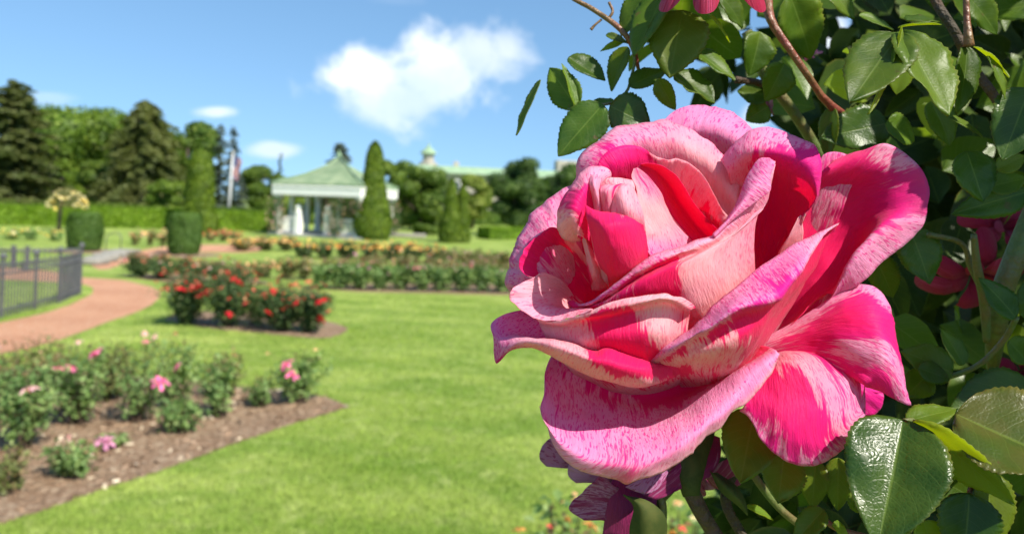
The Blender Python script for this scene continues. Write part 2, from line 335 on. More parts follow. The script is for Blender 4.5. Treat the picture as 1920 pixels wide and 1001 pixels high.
def petal(name, rows, s=.4, mv=.3, brown=None, nu=56, nv=40, parent=None, mat=None, ruffle=.6, label=None, swap=False, seed=0):
    """rows: list of polylines of (px, py, mm, stripe, mauve); defaults fill in"""
    R = []
    for i, r in enumerate(rows):
        f = i/(len(rows)-1)
        ss = s if np.isscalar(s) else np.interp(f, np.linspace(0, 1, len(s)), s)
        mm = mv if np.isscalar(mv) else np.interp(f, np.linspace(0, 1, len(mv)), mv)
        bb = 0 if brown is None else (brown if i == len(rows)-1 else 0)
        q = []
        for p in r:
            p = list(p)
            if len(p) < 4: p.append(ss)
            if len(p) < 5: p.append(mm)
            p.append(bb)
            q.append(p)
        R.append(cr_sample(q, nu))
    R = np.array(R)                       # rows, nu, 6
    Gd = np.stack([cr_sample(R[:, j], nv) for j in range(nu)], 1)   # nv, nu, 6
    D = Gd[..., 2]/1000
    A_, B_ = (Gd[..., 0]-CX)/F, (HY-Gd[..., 1])/F
    X = np.stack([(A_*CR-B_*SR)*D, D, H+(A_*SR+B_*CR)*D], -1)
    # gentle waviness of living tissue
    gu = np.gradient(X, axis=1); gv = np.gradient(X, axis=0); Nn = np.cross(gu, gv); Nn /= np.linalg.norm(Nn, axis=-1)[..., None]+1e-12
    for a in range(nv):
        for b in range(nu):
            p = X[a, b]*1000
            e = mnoise.noise(Vector((p[0]*.11+seed*7, p[1]*.11, p[2]*.11)))*.55+mnoise.noise(Vector((p[0]*.33, p[1]*.33+seed, p[2]*.33)))*.16
            rr = (a/(nv-1))**5*math.sin(b/(nu-1)*math.pi)**.5
            e += ruffle*rr*(mnoise.noise(Vector((b*.28+seed*3, seed, 0)))*.95+mnoise.noise(Vector((b*.9+seed*3, seed, 5)))*.38)
            e += .13*mnoise.noise(Vector((b*22/nu, a*7/nv+seed, 3)))*min(1, ruffle+.3)
            X[a, b] += Nn[a, b]*e/1000*(.25+.75*min(1, a/(nv*.3)))
    U = np.linalg.norm(np.diff(X, axis=1), axis=-1)*1000; V_ = np.linalg.norm(np.diff(X, axis=0), axis=-1)*1000
    U = U.mean(0); ucum = np.concatenate([[0], np.cumsum(U)]); ucum -= ucum[-1]/2
    wr = np.linalg.norm(np.diff(X, axis=1), axis=-1).sum(1)*1000; wr = (wr/wr.max())**.35
    vcum = np.concatenate([[0], np.cumsum(V_.mean(1))])
    uvs = np.stack([ucum[None, :]*np.ones((nv, 1)), vcum[:, None]*np.ones((1, nu))], -1)
    if swap: uvs = uvs[..., ::-1]
    idx = np.arange(nv*nu).reshape(nv, nu)
    Fc = np.stack([idx[:-1, :-1], idx[:-1, 1:], idx[1:, 1:], idx[1:, :-1]], -1).reshape(-1, 4)
    pg = np.stack([np.clip(Gd[..., 3], 0, 1), np.clip(Gd[..., 4], 0, 1), np.clip(Gd[..., 5], 0, 1)], -1).reshape(-1, 3)
    me = mesh(name, X.reshape(-1, 3), Fc, mat or M['petal'], True, uvs.reshape(-1, 2), pg)
    o = ob(name, me, parent)
    so = o.modifiers.new('thickness', 'SOLIDIFY'); so.thickness = .00012; so.offset = 0; so.use_rim = True
    if label: o['label'] = label
    return o

# ------------------------------------------------------------------ ground, paths, beds
nrng = np.random.default_rng(11)
def lawn_colour(nt, v, k=1.0):
    """mown turf: soft mowing bands, patches and wear, shared by the sod and its blades"""
    def nz(s_, d=4, st=None, rot=0.0):
        q = v
        if st: mp = N(nt, 'ShaderNodeMapping'); mp.inputs['Scale'].default_value = st; mp.inputs['Rotation'].default_value = (0, 0, rot); L(nt, v, mp.inputs[0]); q = mp.outputs[0]
        n = N(nt, 'ShaderNodeTexNoise', inp={'Scale': s_, 'Detail': d, 'Roughness': .6}); L(nt, q, n.inputs['Vector']); return n.outputs[0]
    c = MIX(nt, SMOOTH(nt, nz(.5, 4, (.8, 1.2, 1), .6), .34, .66), (.170*k, .245*k, .036*k), (.30*k, .36*k, .090*k))
    c = MIX(nt, MATH(nt, 'MULTIPLY', SMOOTH(nt, nz(1.3, 6, (.8, 1.3, 1), .5), .40, .64), .70), c, (.115*k, .200*k, .026*k))
    c = MIX(nt, MATH(nt, 'MULTIPLY', SMOOTH(nt, nz(7.0, 4), .50, .70), .5), c, (.36*k, .40*k, .15*k))
    c = MIX(nt, MATH(nt, 'MULTIPLY', SMOOTH(nt, nz(5.0, 4), .58, .72), .5), c, (.08*k, .16*k, .012*k))
    return c, nz
def ground_mat():
    m_, nt, out = newmat('lawn_turf')
    t = N(nt, 'ShaderNodeTexCoord'); v = t.outputs['Object']
    c, nz = lawn_colour(nt, v, 1.12)
    c = MIX(nt, MATH(nt, 'MULTIPLY', SMOOTH(nt, nz(38, 3), .40, .66), .35), c, (.33, .40, .08))
    c = MIX(nt, MATH(nt, 'MULTIPLY', SMOOTH(nt, nz(90, 2), .5, .7), .5), c, (.08, .14, .012))
    b = N(nt, 'ShaderNodeBsdfPrincipled', inp={'Roughness': .75, 'Specular IOR Level': .15}); L(nt, c, b.inputs['Base Color'])
    bp = N(nt, 'ShaderNodeBump', inp={'Strength': .8, 'Distance': .03}); L(nt, nz(60, 5), bp.inputs['Height']); L(nt, bp.outputs[0], b.inputs['Normal'])
    L(nt, b.outputs[0], out.inputs[0]); return m_
def blade_mat():
    m_, nt, out = newmat('grass_blade')
    t = N(nt, 'ShaderNodeTexCoord'); g = N(nt, 'ShaderNodeNewGeometry'); c, nz = lawn_colour(nt, t.outputs['Object'], 1.5)
    vm = N(nt, 'ShaderNodeVectorMath', operation='SCALE'); L(nt, c, vm.inputs[0]); L(nt, MATH(nt, 'MULTIPLY_ADD', g.outputs['Random Per Island'], .7, .65), vm.inputs[3])
    b = N(nt, 'ShaderNodeBsdfPrincipled', inp={'Roughness': .65, 'Specular IOR Level': .12}); L(nt, vm.outputs[0], b.inputs['Base Color'])
    tr = N(nt, 'ShaderNodeBsdfTranslucent'); L(nt, vm.outputs[0], tr.inputs[0])
    mx = N(nt, 'ShaderNodeMixShader', inp={0: .42}); L(nt, b.outputs[0], mx.inputs[1]); L(nt, tr.outputs[0], mx.inputs[2]); L(nt, mx.outputs[0], out.inputs[0]); return m_
def gravel_mat(name, c1, c2, c3, s1=30, s2=120):
    m_, nt, out = newmat(name)
    t = N(nt, 'ShaderNodeTexCoord')
    n1 = N(nt, 'ShaderNodeTexNoise', inp={'Scale': 1.1, 'Detail': 5}); L(nt, t.outputs['Object'], n1.inputs['Vector'])
    vo = N(nt, 'ShaderNodeTexVoronoi', inp={'Scale': float(s1)}); L(nt, t.outputs['Object'], vo.inputs['Vector'])
    n2 = N(nt, 'ShaderNodeTexNoise', inp={'Scale': float(s2), 'Detail': 3}); L(nt, t.outputs['Object'], n2.inputs['Vector'])
    sp = N(nt, 'ShaderNodeSeparateColor'); L(nt, vo.outputs['Color'], sp.inputs[0])
    c = MIX(nt, SMOOTH(nt, n1.outputs[0], .35, .65), c1, c2)
    c = MIX(nt, MATH(nt, 'MULTIPLY', SMOOTH(nt, sp.outputs[0], .55, .95), .6), c, c3)
    c = MIX(nt, MATH(nt, 'MULTIPLY', SMOOTH(nt, n2.outputs[0], .5, .7), .4), c, tuple(x*.5 for x in c1))
    b = N(nt, 'ShaderNodeBsdfPrincipled', inp={'Roughness': .85, 'Specular IOR Level': .2}); L(nt, c, b.inputs['Base Color'])
    bp = N(nt, 'ShaderNodeBump', inp={'Strength': .9, 'Distance': .03}); L(nt, MATH(nt, 'ADD', vo.outputs['Distance'], n2.outputs[0]), bp.inputs['Height']); L(nt, bp.outputs[0], b.inputs['Normal'])
    L(nt, b.outputs[0], out.inputs[0]); return m_
M['lawn'] = ground_mat()
M['path'] = gravel_mat('red_gravel', (.61, .29, .165), (.69, .355, .21), (.76, .50, .35), 40, 160)
M['mulch'] = gravel_mat('bark_mulch', (.25, .155, .095), (.33, .22, .14), (.47, .36, .25), 32, 90)
M['slab'] = simple('grey_stone', (.22, .21, .18), (.30, .28, .24), scale=2, rough=.9, bump=.5)

gx = np.concatenate([[-400, -150], np.linspace(-60, 60, 25), [150, 400]]); gyy = np.concatenate([[-20], np.linspace(-5, 115, 25), [200, 400, 900]])
XX, YY = np.meshgrid(gx, gyy); V = np.stack([XX.ravel(), YY.ravel(), np.zeros(XX.size)], 1)
idx = np.arange(XX.size).reshape(XX.shape)
Fc = np.stack([idx[:-1, :-1], idx[:-1, 1:], idx[1:, 1:], idx[1:, :-1]], -1).reshape(-1, 4)
ground = ob('ground', mesh('ground', V, Fc, M['lawn'])); ground['kind'] = 'structure'
def sheet(name, px_poly, z, mat, world=None):
    pts = [G(x, y) for x, y in px_poly] if world is None else [np.array([x, y, 0]) for x, y in world]
    pts = cr_sample(np.array(pts+[pts[0]]), 90)[:-1]
    for p in pts: p[:2] += .03*np.array([mnoise.noise(Vector((p[0]*3, p[1]*3, 1))), mnoise.noise(Vector((p[0]*3, p[1]*3, 9)))])
    V = [(p[0], p[1], z) for p in pts]
    n = len(V); area = sum(V[i][0]*V[(i+1) % n][1]-V[(i+1) % n][0]*V[i][1] for i in range(n))
    f = list(range(n)) if area > 0 else list(range(n-1, -1, -1))
    o = ob(name, mesh(name, V, [tuple(f)], mat, False)); o['kind'] = 'structure'; return o, [(p[0], p[1]) for p in pts]
path_o, path_poly = sheet('path', [(-160,640),(-60,618),(0,605),(60,593),(120,575),(160,558),(176,545),(166,536),(140,531),(60,527),(0,524),(-80,522),(-80,498),(0,500),(60,505),(120,512),(160,521),(215,524),(265,533),(300,547),(298,560),(262,583),(200,605),(120,635),(40,657),(-60,676),(-160,700)], .004, M['path'])
sheet('path', [(170,498),(235,478),(300,464),(360,459),(430,459),(500,466),(440,474),(370,473),(310,478),(240,492),(190,506)], .004, M['path'])
bed_o, bed_poly = sheet('flower_bed', [(658,764),(600,742),(480,728),(330,712),(160,700),(0,690),(-140,688),(-200,820),(-160,1040),(-40,1000),(60,964),(160,932),(260,898),(360,862),(450,830),(550,795)], .006, M['mulch'])
_, bed2 = sheet('flower_bed', [(306,600),(340,586),(480,588),(600,600),(650,620),(610,634),(500,626),(380,614)], .006, M['mulch'])
sheet('flower_bed', [(590,537),(760,530),(980,536),(1000,552),(800,550),(640,545)], .006, M['mulch'])
sheet('flower_bed', [(222,516),(330,512),(470,522),(500,532),(400,536),(300,528)], .006, M['mulch'])
_, bed5 = sheet('flower_bed', None, .006, M['mulch'], world=[(-.35,1.75),(.5,1.7),(1.6,1.9),(2.0,3.0),(1.2,3.3),(.3,3.0),(-.3,2.4)])
for q in ((158,471),(345,478)):
    c = G(*q); sheet('flower_bed', None, .006, M['mulch'], world=[(c[0]+.95*math.cos(a), c[1]+.95*math.sin(a)) for a in np.linspace(0, 2*math.pi, 12)[:-1]])
def in_poly(X, Y, poly):
    ins = np.zeros(len(X), bool); n = len(poly)
    for i in range(n):
        x1, y1 = poly[i]; x2, y2 = poly[(i+1) % n]
        c = ((y1 > Y) != (y2 > Y)) & (X < (x2-x1)*(Y-y1)/(y2-y1+1e-12)+x1); ins ^= c
    return ins
# short grass blades over the nearer lawn
NB = 190000
Yb = 3.0+10.0*nrng.random(NB)**1.7; Xb = (nrng.random(NB)*1.25-.92)*Yb*.95
k = ~(in_poly(Xb, Yb, bed_poly) | in_poly(Xb, Yb, path_poly) | in_poly(Xb, Yb, bed2) | in_poly(Xb, Yb, bed5)); Xb, Yb = Xb[k], Yb[k]; NB = len(Xb)
a = nrng.random(NB)*2*np.pi; hgt = (.012+.016*nrng.random(NB)); wd = (.0022+.0015*nrng.random(NB))*(1+.15*(Yb-3)); lean = .6*hgt[:, None]*nrng.normal(size=(NB, 2))*.6
base = np.stack([Xb, Yb, np.zeros(NB)], 1); dx = np.stack([np.cos(a)*wd, np.sin(a)*wd, np.zeros(NB)], 1)
tip = base+np.concatenate([lean, hgt[:, None]], 1)
V = np.stack([base-dx, base+dx, tip], 1).reshape(-1, 3)
M['blade'] = blade_mat()
o = ob('grass', mesh('grass', V, np.arange(NB*3).reshape(-1, 3), M['blade'], False)); tag(o, 'short mown grass blades of the lawn', 'grass', kind='stuff')
# bark chips
NC = 9000
Yb = 3.2+4.8*nrng.random(NC); Xb = -6+6.5*nrng.random(NC); k = in_poly(Xb, Yb, bed_poly); Xb, Yb = Xb[k], Yb[k]; NC = len(Xb)
cen = np.stack([Xb, Yb, .008+.012*nrng.random(NC)], 1); d1 = nrng.normal(size=(NC, 3))*[1, 1, .35]; d1 /= np.linalg.norm(d1, axis=1)[:, None]; d2 = np.cross(d1, nrng.normal(size=(NC, 3))*[.3, .3, 1]); d2 /= np.linalg.norm(d2, axis=1)[:, None]
la = (.008+.022*nrng.random(NC)**2)[:, None]; lb = la*.45
V = np.stack([cen-d1*la-d2*lb, cen+d1*la-d2*lb, cen+d1*la+d2*lb, cen-d1*la+d2*lb], 1).reshape(-1, 3)
M['chip'] = foliage('bark_chip', (.19, .12, .075), (.30, .20, .13), (.50, .42, .31), trans=0, rough=.9, nscale=3)
o = ob('mulch_chips', mesh('mulch_chips', V, np.arange(NC*4).reshape(-1, 4), M['chip'], False)); tag(o, 'loose bark mulch chips over the near flower bed', 'mulch', kind='stuff')

# ------------------------------------------------------------------ foliage makers
def cards(C, Nr, size, asp=.55, jit=.6, fold=.25, rg=nrng):
    n = len(C); Nr = Nr+rg.normal(size=(n, 3))*jit; Nr /= np.linalg.norm(Nr, axis=1)[:, None]+1e-9
    t = rg.normal(size=(n, 3)); t -= Nr*(t*Nr).sum(1)[:, None]; t /= np.linalg.norm(t, axis=1)[:, None]+1e-9; s = np.cross(Nr, t)
    size = np.asarray(size)*np.ones(n); sz = size[:, None]
    b = C-t*sz*.5; e = C+t*sz*.5; l = C-s*sz*asp*.5+Nr*sz*fold*asp; r = C+s*sz*asp*.5+Nr*sz*fold*asp
    V = np.stack([b, r, e, l], 1).reshape(-1, 3); i = np.arange(n)*4
    return V, np.concatenate([np.stack([i, i+1, i+2], 1), np.stack([i, i+2, i+3], 1)])
def lumpy(c, r, n=2, seed=0, amp=.12):
    """a low lumpy body of twigs and leaves behind the outer leaves"""
    V, Fc = [], []; nu, nv = 14, 9
    for i in range(nv+1):
        for j in range(nu):
            th, ph = math.pi*i/nv, 2*math.pi*j/nu; d = np.array([math.sin(th)*math.cos(ph), math.sin(th)*math.sin(ph), math.cos(th)])
            k = 1+amp*mnoise.noise(Vector(d*2+np.array([seed, 0, 0]))); V.append(np.array(c)+d*np.array(r)*k)
    for i in range(nv):
        for j in range(nu): Fc.append((i*nu+j, i*nu+(j+1) % nu, (i+1)*nu+(j+1) % nu)); Fc.append((i*nu+j, (i+1)*nu+(j+1) % nu, (i+1)*nu+j))
    return np.array(V), np.array(Fc)[:, ::-1]
def joinVF(L_):
    V, Fc, n = [], [], 0
    for v, f in L_: V.append(v); Fc.append(f+n); n += len(v)
    return np.concatenate(V), np.concatenate(Fc)
def sph(n): 
    d = nrng.normal(size=(n, 3)); return d/np.linalg.norm(d, axis=1)[:, None]

def bloomlet(name, c, axis, R, mats, n=(3, 5, 6), opens=(18, 42, 68), seed=1, res=9, parent=None, s=.5, m=.3, split=True):
    """a rose of cupped petals around an axis; each petal its own mesh when split"""
    rng = random.Random(seed); ax = Vector(axis).normalized(); q = ax.to_track_quat('Z', 'Y'); c = np.array(c, float)
    VV, FF, UU, PP, nn = [], [], [], [], 0
    objs = []
    for li, (k, op) in enumerate(zip(n, opens)):
        for j in range(k):
            a0 = 2*math.pi*(j+rng.random()*.4)/k+li*.7; th = math.radians(op+rng.uniform(-8, 8)); ln = R*(.62+.19*li)*rng.uniform(.9, 1.1); hw = (1.25-.12*li)*(2.6/k if k < 4 else 3.6/k)
            V, U = [], []
            for iv in range(res+1):
                v = iv/res; v0 = v
                for iu in range(res+1):
                    u = iu/res*2-1; v = v0*(1-.24*abs(u)**2.6)
                    bend = th*(v**.8)+.9*max(0, v-.75)*(th*1.4)
                    r = ln*math.sin(bend)*v*.9+R*.05; z = ln*math.cos(min(bend, 1.9))*v-ln*.1*u*u*v
                    z -= .12*ln*max(0, v-.8)*5*(u*u*.4)
                    aa = a0+u*hw*(v**.45)*(1-.35*v*v)*(1.0-.25*(1-math.cos(u)))
                    r *= 1+.07*mnoise.noise(Vector((aa*2, v*2, seed+li)))-.10*u*u
                    p = q @ Vector((r*math.cos(aa), r*math.sin(aa), z)); V.append((p.x+c[0], p.y+c[1], p.z+c[2])); U.append((u*R*1000*.6, v*ln*1000))
            idx = np.arange((res+1)**2).reshape(res+1, res+1)
            Fc = np.stack([idx[:-1, :-1], idx[:-1, 1:], idx[1:, 1:], idx[1:, :-1]], -1).reshape(-1, 4)
            pg = np.tile([[min(1, max(0, s+rng.uniform(-.25, .25))), m, 0.]], (len(V), 1))
            if split:
                objs.append((V, Fc, U, pg))
            else:
                VV += V; FF.append(Fc+nn); UU += U; PP.append(pg); nn += len(V)
    if split:
        e = ob(name, None, parent)
        for V, Fc, U, pg in objs: ob('petal', mesh('petal', V, Fc, mats, True, U, pg), e)
        return e
    return ob(name, mesh(name, VV, np.concatenate(FF), mats, True, UU, np.concatenate(PP)), parent)
# ------------------------------------------------------------------ trees and hedges
M['bark'] = simple('bark', (.11, .08, .06), (.07, .055, .045), scale=6, rough=.9, bump=.6)
M['f_dark'] = foliage('dark_conifer_needles', (.075, .105, .030), (.115, .135, .042), (.16, .165, .06), nscale=.5, trans=.35)
M['f_brown'] = foliage('brownish_spruce_needles', (.110, .140, .042), (.150, .165, .052), (.19, .21, .08), nscale=.5, trans=.35)
M['f_green'] = foliage('broad_leaves', (.085, .150, .016), (.130, .200, .022), (.20, .26, .04), trans=.35, nscale=.4)
M['f_mid'] = foliage('mid_green_leaves', (.065, .125, .016), (.105, .165, .022), (.17, .22, .04), trans=.35, nscale=.6)
M['f_deep'] = foliage('deep_green_leaves', (.032, .075, .014), (.056, .10, .018), (.10, .15, .03), nscale=.8)
M['f_yellow'] = foliage('yellow_green_leaves', (.17, .24, .035), (.22, .27, .045), (.28, .30, .08), trans=.35)
M['f_blue'] = foliage('blue_spruce_needles', (.085, .120, .100), (.13, .165, .14), (.17, .19, .15), nscale=.5)
M['f_arb'] = foliage('arborvitae_sprays', (.070, .125, .006), (.105, .165, .009), (.16, .215, .02), trans=.2, nscale=1.5)
M['f_hedge'] = foliage('clipped_hedge_leaves', (.110, .21, .006), (.15, .26, .010), (.22, .32, .03), trans=.25, nscale=1.0)
M['f_top'] = foliage('clipped_yew_leaves', (.055, .115, .013), (.078, .145, .018), (.09, .15, .04), trans=.15, nscale=3)
def broad(name, px, Y, top_py, wpx, mat, label, cat='tree', lobes=26, n=9000, leaf=.30, low=.18, group=None, seed=1, dens=1.0):
    rg = random.Random(seed); root_p = Gpt(px, Y); h = P(px, top_py, Y)[2]; w_ = wpx/F*Y/2*1.08
    e = empty(name, root_p); tag(e, label, cat, group)
    parts = []; per = n//lobes
    cz0, cz1 = h*low, h
    for i in range(lobes):
        t = rg.random(); z = cz0+(cz1-cz0)*(.12+.80*t); prof = math.sin(math.pi*min(1, .12+.80*(z-cz0)/(cz1-cz0)))**.55
        a = rg.uniform(0, 2*math.pi); rr = w_*prof*rg.uniform(.25, .72)
        lr = w_*rg.uniform(.26, .42); lz = min(lr*rg.uniform(.6, .85), (cz1-cz0)*.25)
        c = np.array([rr*math.cos(a), rr*math.sin(a), min(z, h-lz*1.02)])
        d = sph(per); up = d[:, 2]*.3+.7
        C = c+d*np.array([lr, lr, lz])*(.78+.30*nrng.random(per))[:, None]
        parts.append(cards(C, d+[0, 0, .4], leaf*(.7+.6*nrng.random(per)), jit=.55))
        parts.append(lumpy(c, (lr*.74, lr*.74, lz*.74), seed=i+seed))
    V, Fc = joinVF(parts); ob('crown', mesh('crown', V, Fc, M[mat], False), e)
    tr = MB().tube([(0, 0, -.1), (0.05*w_, 0, h*.2), (0, .04*w_, h*.45), (.03*w_, 0, h*.7)], [h*.035, h*.026, h*.018, h*.006], 10)
    for i in range(6):
        a = rg.uniform(0, 6.28); z = h*rg.uniform(.18, .5); tr.tube([(0, 0, z), (w_*.3*math.cos(a), w_*.3*math.sin(a), z+h*.12), (w_*.6*math.cos(a), w_*.6*math.sin(a), z+h*.26)], [h*.012, h*.008, h*.003], 6)
    tr.build('trunk', M['bark'], e, True); return e
def conifer(name, px, Y, top_py, wpx, mat, label, seed=1, n_br=150, leaf=.28, power=.8, base=.06, droop=.25, per=60, open_=0, group=None):
    rg = random.Random(seed); h = P(px, top_py, Y)[2]; w_ = wpx/F*Y/2
    e = empty(name, Gpt(px, Y)); tag(e, label, 'tree', group)
    parts = []; br = MB()
    for i in range(n_br):
        t = (i+rg.random())/n_br; z = h*(base+(1-base)*t)*rg.uniform(.985, 1.0)
        if open_ and rg.random() < open_: continue
        a = rg.uniform(0, 6.283); ln = w_*(1-t)**power*rg.uniform(.55, 1.08)*(1+.32*mnoise.noise(Vector((math.cos(a)*1.5+seed, math.sin(a)*1.5, t*7))))+.15
        k = max(8, int(per*(ln/w_)))
        s = nrng.random(k)**.7; wob = nrng.normal(size=(k, 3))*np.array([1, 1, .45])*.13*ln*(.35+.65*(1-s))[:, None]
        C = np.stack([math.cos(a)*ln*s, math.sin(a)*ln*s, z-droop*ln*s**1.6+.10*ln*s], 1)+wob
        C[:, 2] = np.clip(C[:, 2], .1, h)
        parts.append(cards(C, np.tile([0.3*math.cos(a), .3*math.sin(a), 1.], (k, 1)), leaf*(.6+.7*nrng.random(k)), asp=.42, jit=.5))
        if i % 4 == 0: br.tube([(0, 0, z), (math.cos(a)*ln*.5, math.sin(a)*ln*.5, z), (math.cos(a)*ln*.9, math.sin(a)*ln*.9, z-droop*ln*.8)], [h*.006, h*.004, h*.001], 5)
    V, Fc = joinVF(parts); ob('crown', mesh('crown', V, Fc, M[mat], False), e)
    br.tube([(0, 0, -.1), (0, 0, h*.5), (0, 0, h*.97)], [h*.022, h*.014, h*.002], 8); br.build('trunk', M['bark'], e, True); return e
def profiled(name, px, base_py, top_py, wpx, prof, mat, label, cat, n=9000, leaf=.11, seed=1, Y=None, trunk=True, lump=.05, group=None, sq=2.0, nsc=2.0):
    """a clipped or columnar plant: prof = [(height 0..1, radius 0..1)]"""
    b = G(px, base_py) if Y is None else Gpt(px, Y); Y = b[1]; h = P(px, top_py, Y)[2]; R = wpx/F*Y/2
    e = empty(name, b); tag(e, label, cat, group); pz, pr = zip(*prof)
    def surf(t, a, k=1.0):
        r = np.interp(t, pz, pr)*R*k; q = (np.abs(np.cos(a))**sq+np.abs(np.sin(a))**sq)**(-1/sq)
        bump = np.array([mnoise.noise(Vector((math.cos(x)*nsc+seed, math.sin(x)*nsc, y*h/R*nsc*.6)))+.5*mnoise.noise(Vector((math.cos(x)*nsc*3+seed, math.sin(x)*nsc*3, y*h/R*nsc*2))) for x, y in zip(np.atleast_1d(a), np.atleast_1d(t))])
        r = r*q*(1+lump*bump*2); return np.stack([r*np.cos(a), r*np.sin(a), t*h*np.ones_like(r)], 1)
    u = nrng.random(n*3); keep = nrng.random(n*3) < np.interp(u, pz, pr)*.9+.1; t = u[keep][:n]; nn = len(t)
    topn = int(nn*.12); t[:topn] = 1-.03*nrng.random(topn)
    a = nrng.random(nn)*2*np.pi; k = np.where(np.arange(nn) < topn, np.sqrt(nrng.random(nn)), .93+.11*nrng.random(nn)); C = surf(t, a, k)
    Nn = np.stack([np.cos(a), np.sin(a), .25+np.where(np.arange(nn) < topn, 2, 0)], 1)
    parts = [cards(C, Nn, leaf*(.6+.8*nrng.random(nn)), jit=.45)]
    tt = np.linspace(.02, .985, 26); aa = np.linspace(0, 2*np.pi, 25)[:-1]; gv = np.concatenate([surf(np.full(24, x), aa, .90) for x in tt]+[np.array([[0, 0, h*.985]])])
    Fc = []
    for i in range(25):
        for j in range(24): A_, B_, C2, D_ = i*24+j, i*24+(j+1) % 24, (i+1)*24+(j+1) % 24, (i+1)*24+j; Fc += [(A_, B_, C2), (A_, C2, D_)]
    for j in range(24): Fc.append((25*24+j, 25*24+(j+1) % 24, 26*24))
    parts.append((gv, np.array(Fc)))
    V, Fc = joinVF(parts); ob('crown', mesh('crown', V, Fc, M[mat], False), e)
    if trunk: MB().tube([(0, 0, -.05), (0, 0, h*.3)], [R*.10, R*.07], 8).build('trunk', M['bark'], e, True)
    return e
def hedge(p0, p1, h, th, label, n=9000, leaf=.12, mat='f_hedge'):
    p0, p1 = np.array(p0), np.array(p1); Ln = np.linalg.norm(p1-p0); d = (p1-p0)/Ln; ang = math.atan2(d[1], d[0])
    e = ob('hedge', None, None, (p0+p1)/2, (0, 0, ang)); bpy.data.objects.remove(e)
    # local box, leaves on every face
    A_ = np.array([Ln*h*2, th*h*2, Ln*th]); A_ = A_/A_.sum(); parts = []
    for f, k in zip(range(3), (A_*n).astype(int)):
        u, v2 = nrng.random(k), nrng.random(k); sgn = np.where(nrng.random(k) < .5, -1, 1)
        if f == 0: C = np.stack([(u-.5)*Ln, sgn*th/2, v2*h], 1); Nn = np.stack([0*u, sgn, 0*u+.2], 1)
        elif f == 1: C = np.stack([sgn*Ln/2, (u-.5)*th, v2*h], 1); Nn = np.stack([sgn, 0*u, 0*u], 1)
        else: C = np.stack([(u-.5)*Ln, (v2-.5)*th, 0*u+h], 1); Nn = np.stack([0*u, 0*u, 0*u+1.], 1)
        C += np.array([[mnoise.noise(Vector((c[0]*.8, c[1]+3, c[2]))), mnoise.noise(Vector((c[0]*.9, 7, c[2]*1.3))), .6*mnoise.noise(Vector((c[0]*.7, c[1], 5)))] for c in C])*.10
        parts.append(cards(C, Nn.astype(float), leaf*(.6+.8*nrng.random(k)), jit=.5))
    m2 = MB().box((0, 0, h/2-.02), (Ln-.1, th-.12, h-.08), .06); core = (np.concatenate(m2.V), np.array([t for f in m2.Fc for t in [(f[0], f[i], f[i+1]) for i in range(1, len(f)-1)]]))
    V, Fc = joinVF(parts+[core]); o = ob('hedge', mesh('hedge', V, Fc, M[mat], False), None, (p0+p1)/2, (0, 0, ang))
    tag(o, label, 'hedge'); return o

conifer('conifer_tree', 18, 46, 150, 185, 'f_dark', 'tall dark conifer at the far left edge with sky showing through', seed=3, n_br=420, leaf=.26, per=260, power=.44, base=.02, droop=.15, open_=.10)
broad('broadleaf_tree', 150, 62, 203, 260, 'f_green', 'large rounded light green tree behind the dark conifer', seed=5, lobes=34, n=16000, leaf=.38, low=.05)
broad('broadleaf_tree', 345, 66, 222, 150, 'f_mid', 'light green tree rising right of the brown spruce', seed=8, lobes=22, n=9000, leaf=.38, low=.05)
broad('broadleaf_tree', 88, 50, 262, 90, 'f_green', 'bright green low tree beside the dark conifer', seed=12, lobes=16, n=6000, leaf=.28, low=.05)
broad('broadleaf_tree', 180, 52, 300, 90, 'f_mid', 'darker green tree filling the gap before the brown spruce', seed=15, lobes=16, n=6000, leaf=.28, low=.03)
conifer('spruce_tree', 268, 50, 187, 190, 'f_brown', 'broad brownish spruce with hanging boughs', seed=6, n_br=420, leaf=.26, per=280, power=.42, base=.02, droop=.45)
broad('round_shrub', 312, 44, 332, 78, 'f_green', 'rounded bright green shrub at the foot of the brown spruce', 'shrub', lobes=14, n=5000, leaf=.18, low=.02, seed=21)
conifer('spruce_tree', 408, 60, 234, 52, 'f_blue', 'thin grey-green spruce left of its twin behind the flagpole', seed=31, n_br=120, leaf=.34, per=44, power=.6, open_=.2)
conifer('spruce_tree', 431, 61, 238, 50, 'f_blue', 'thin grey-green spruce right of its twin behind the flagpole', seed=33, n_br=120, leaf=.34, per=44, power=.6, open_=.2)
conifer('spruce_tree', 447, 54, 325, 44, 'f_blue', 'small bluish spruce at the foot of the flagpole', seed=34, n_br=90, leaf=.22, per=44, power=.8)
broad('broadleaf_tree', 490, 62, 302, 90, 'f_mid', 'dark rounded tree left of the pavilion roof', seed=41, lobes=16, n=6000, leaf=.28, low=.05)
conifer('spruce_tree', 522, 64, 287, 20, 'f_deep', 'dark thin spire standing above the rounded tree', seed=43, n_br=60, leaf=.22, per=26, power=.9)
conifer('spruce_tree', 632, 66, 268, 66, 'f_blue', 'grey-green conifer top showing above the pavilion roof', seed=45, n_br=200, leaf=.36, per=90, power=.36)
broad('broadleaf_tree', 740, 62, 300, 90, 'f_green', 'light tree just right of the tall arborvitae', seed=47, lobes=14, n=5000, leaf=.28, low=.05)
broad('broadleaf_tree', 785, 48, 312, 118, 'f_mid', 'broad mid-green tree with layered boughs right of the pavilion', seed=49, lobes=26, n=10000, leaf=.22, low=.02)
broad('broadleaf_tree', 885, 56, 326, 78, 'f_yellow', 'yellowish green tree under the long green roof', seed=51, lobes=16, n=6000, leaf=.24, low=.03)
broad('broadleaf_tree', 962, 44, 293, 118, 'f_deep', 'dark dense round tree in front of the long roof', seed=53, lobes=30, n=12000, leaf=.18, low=.10)
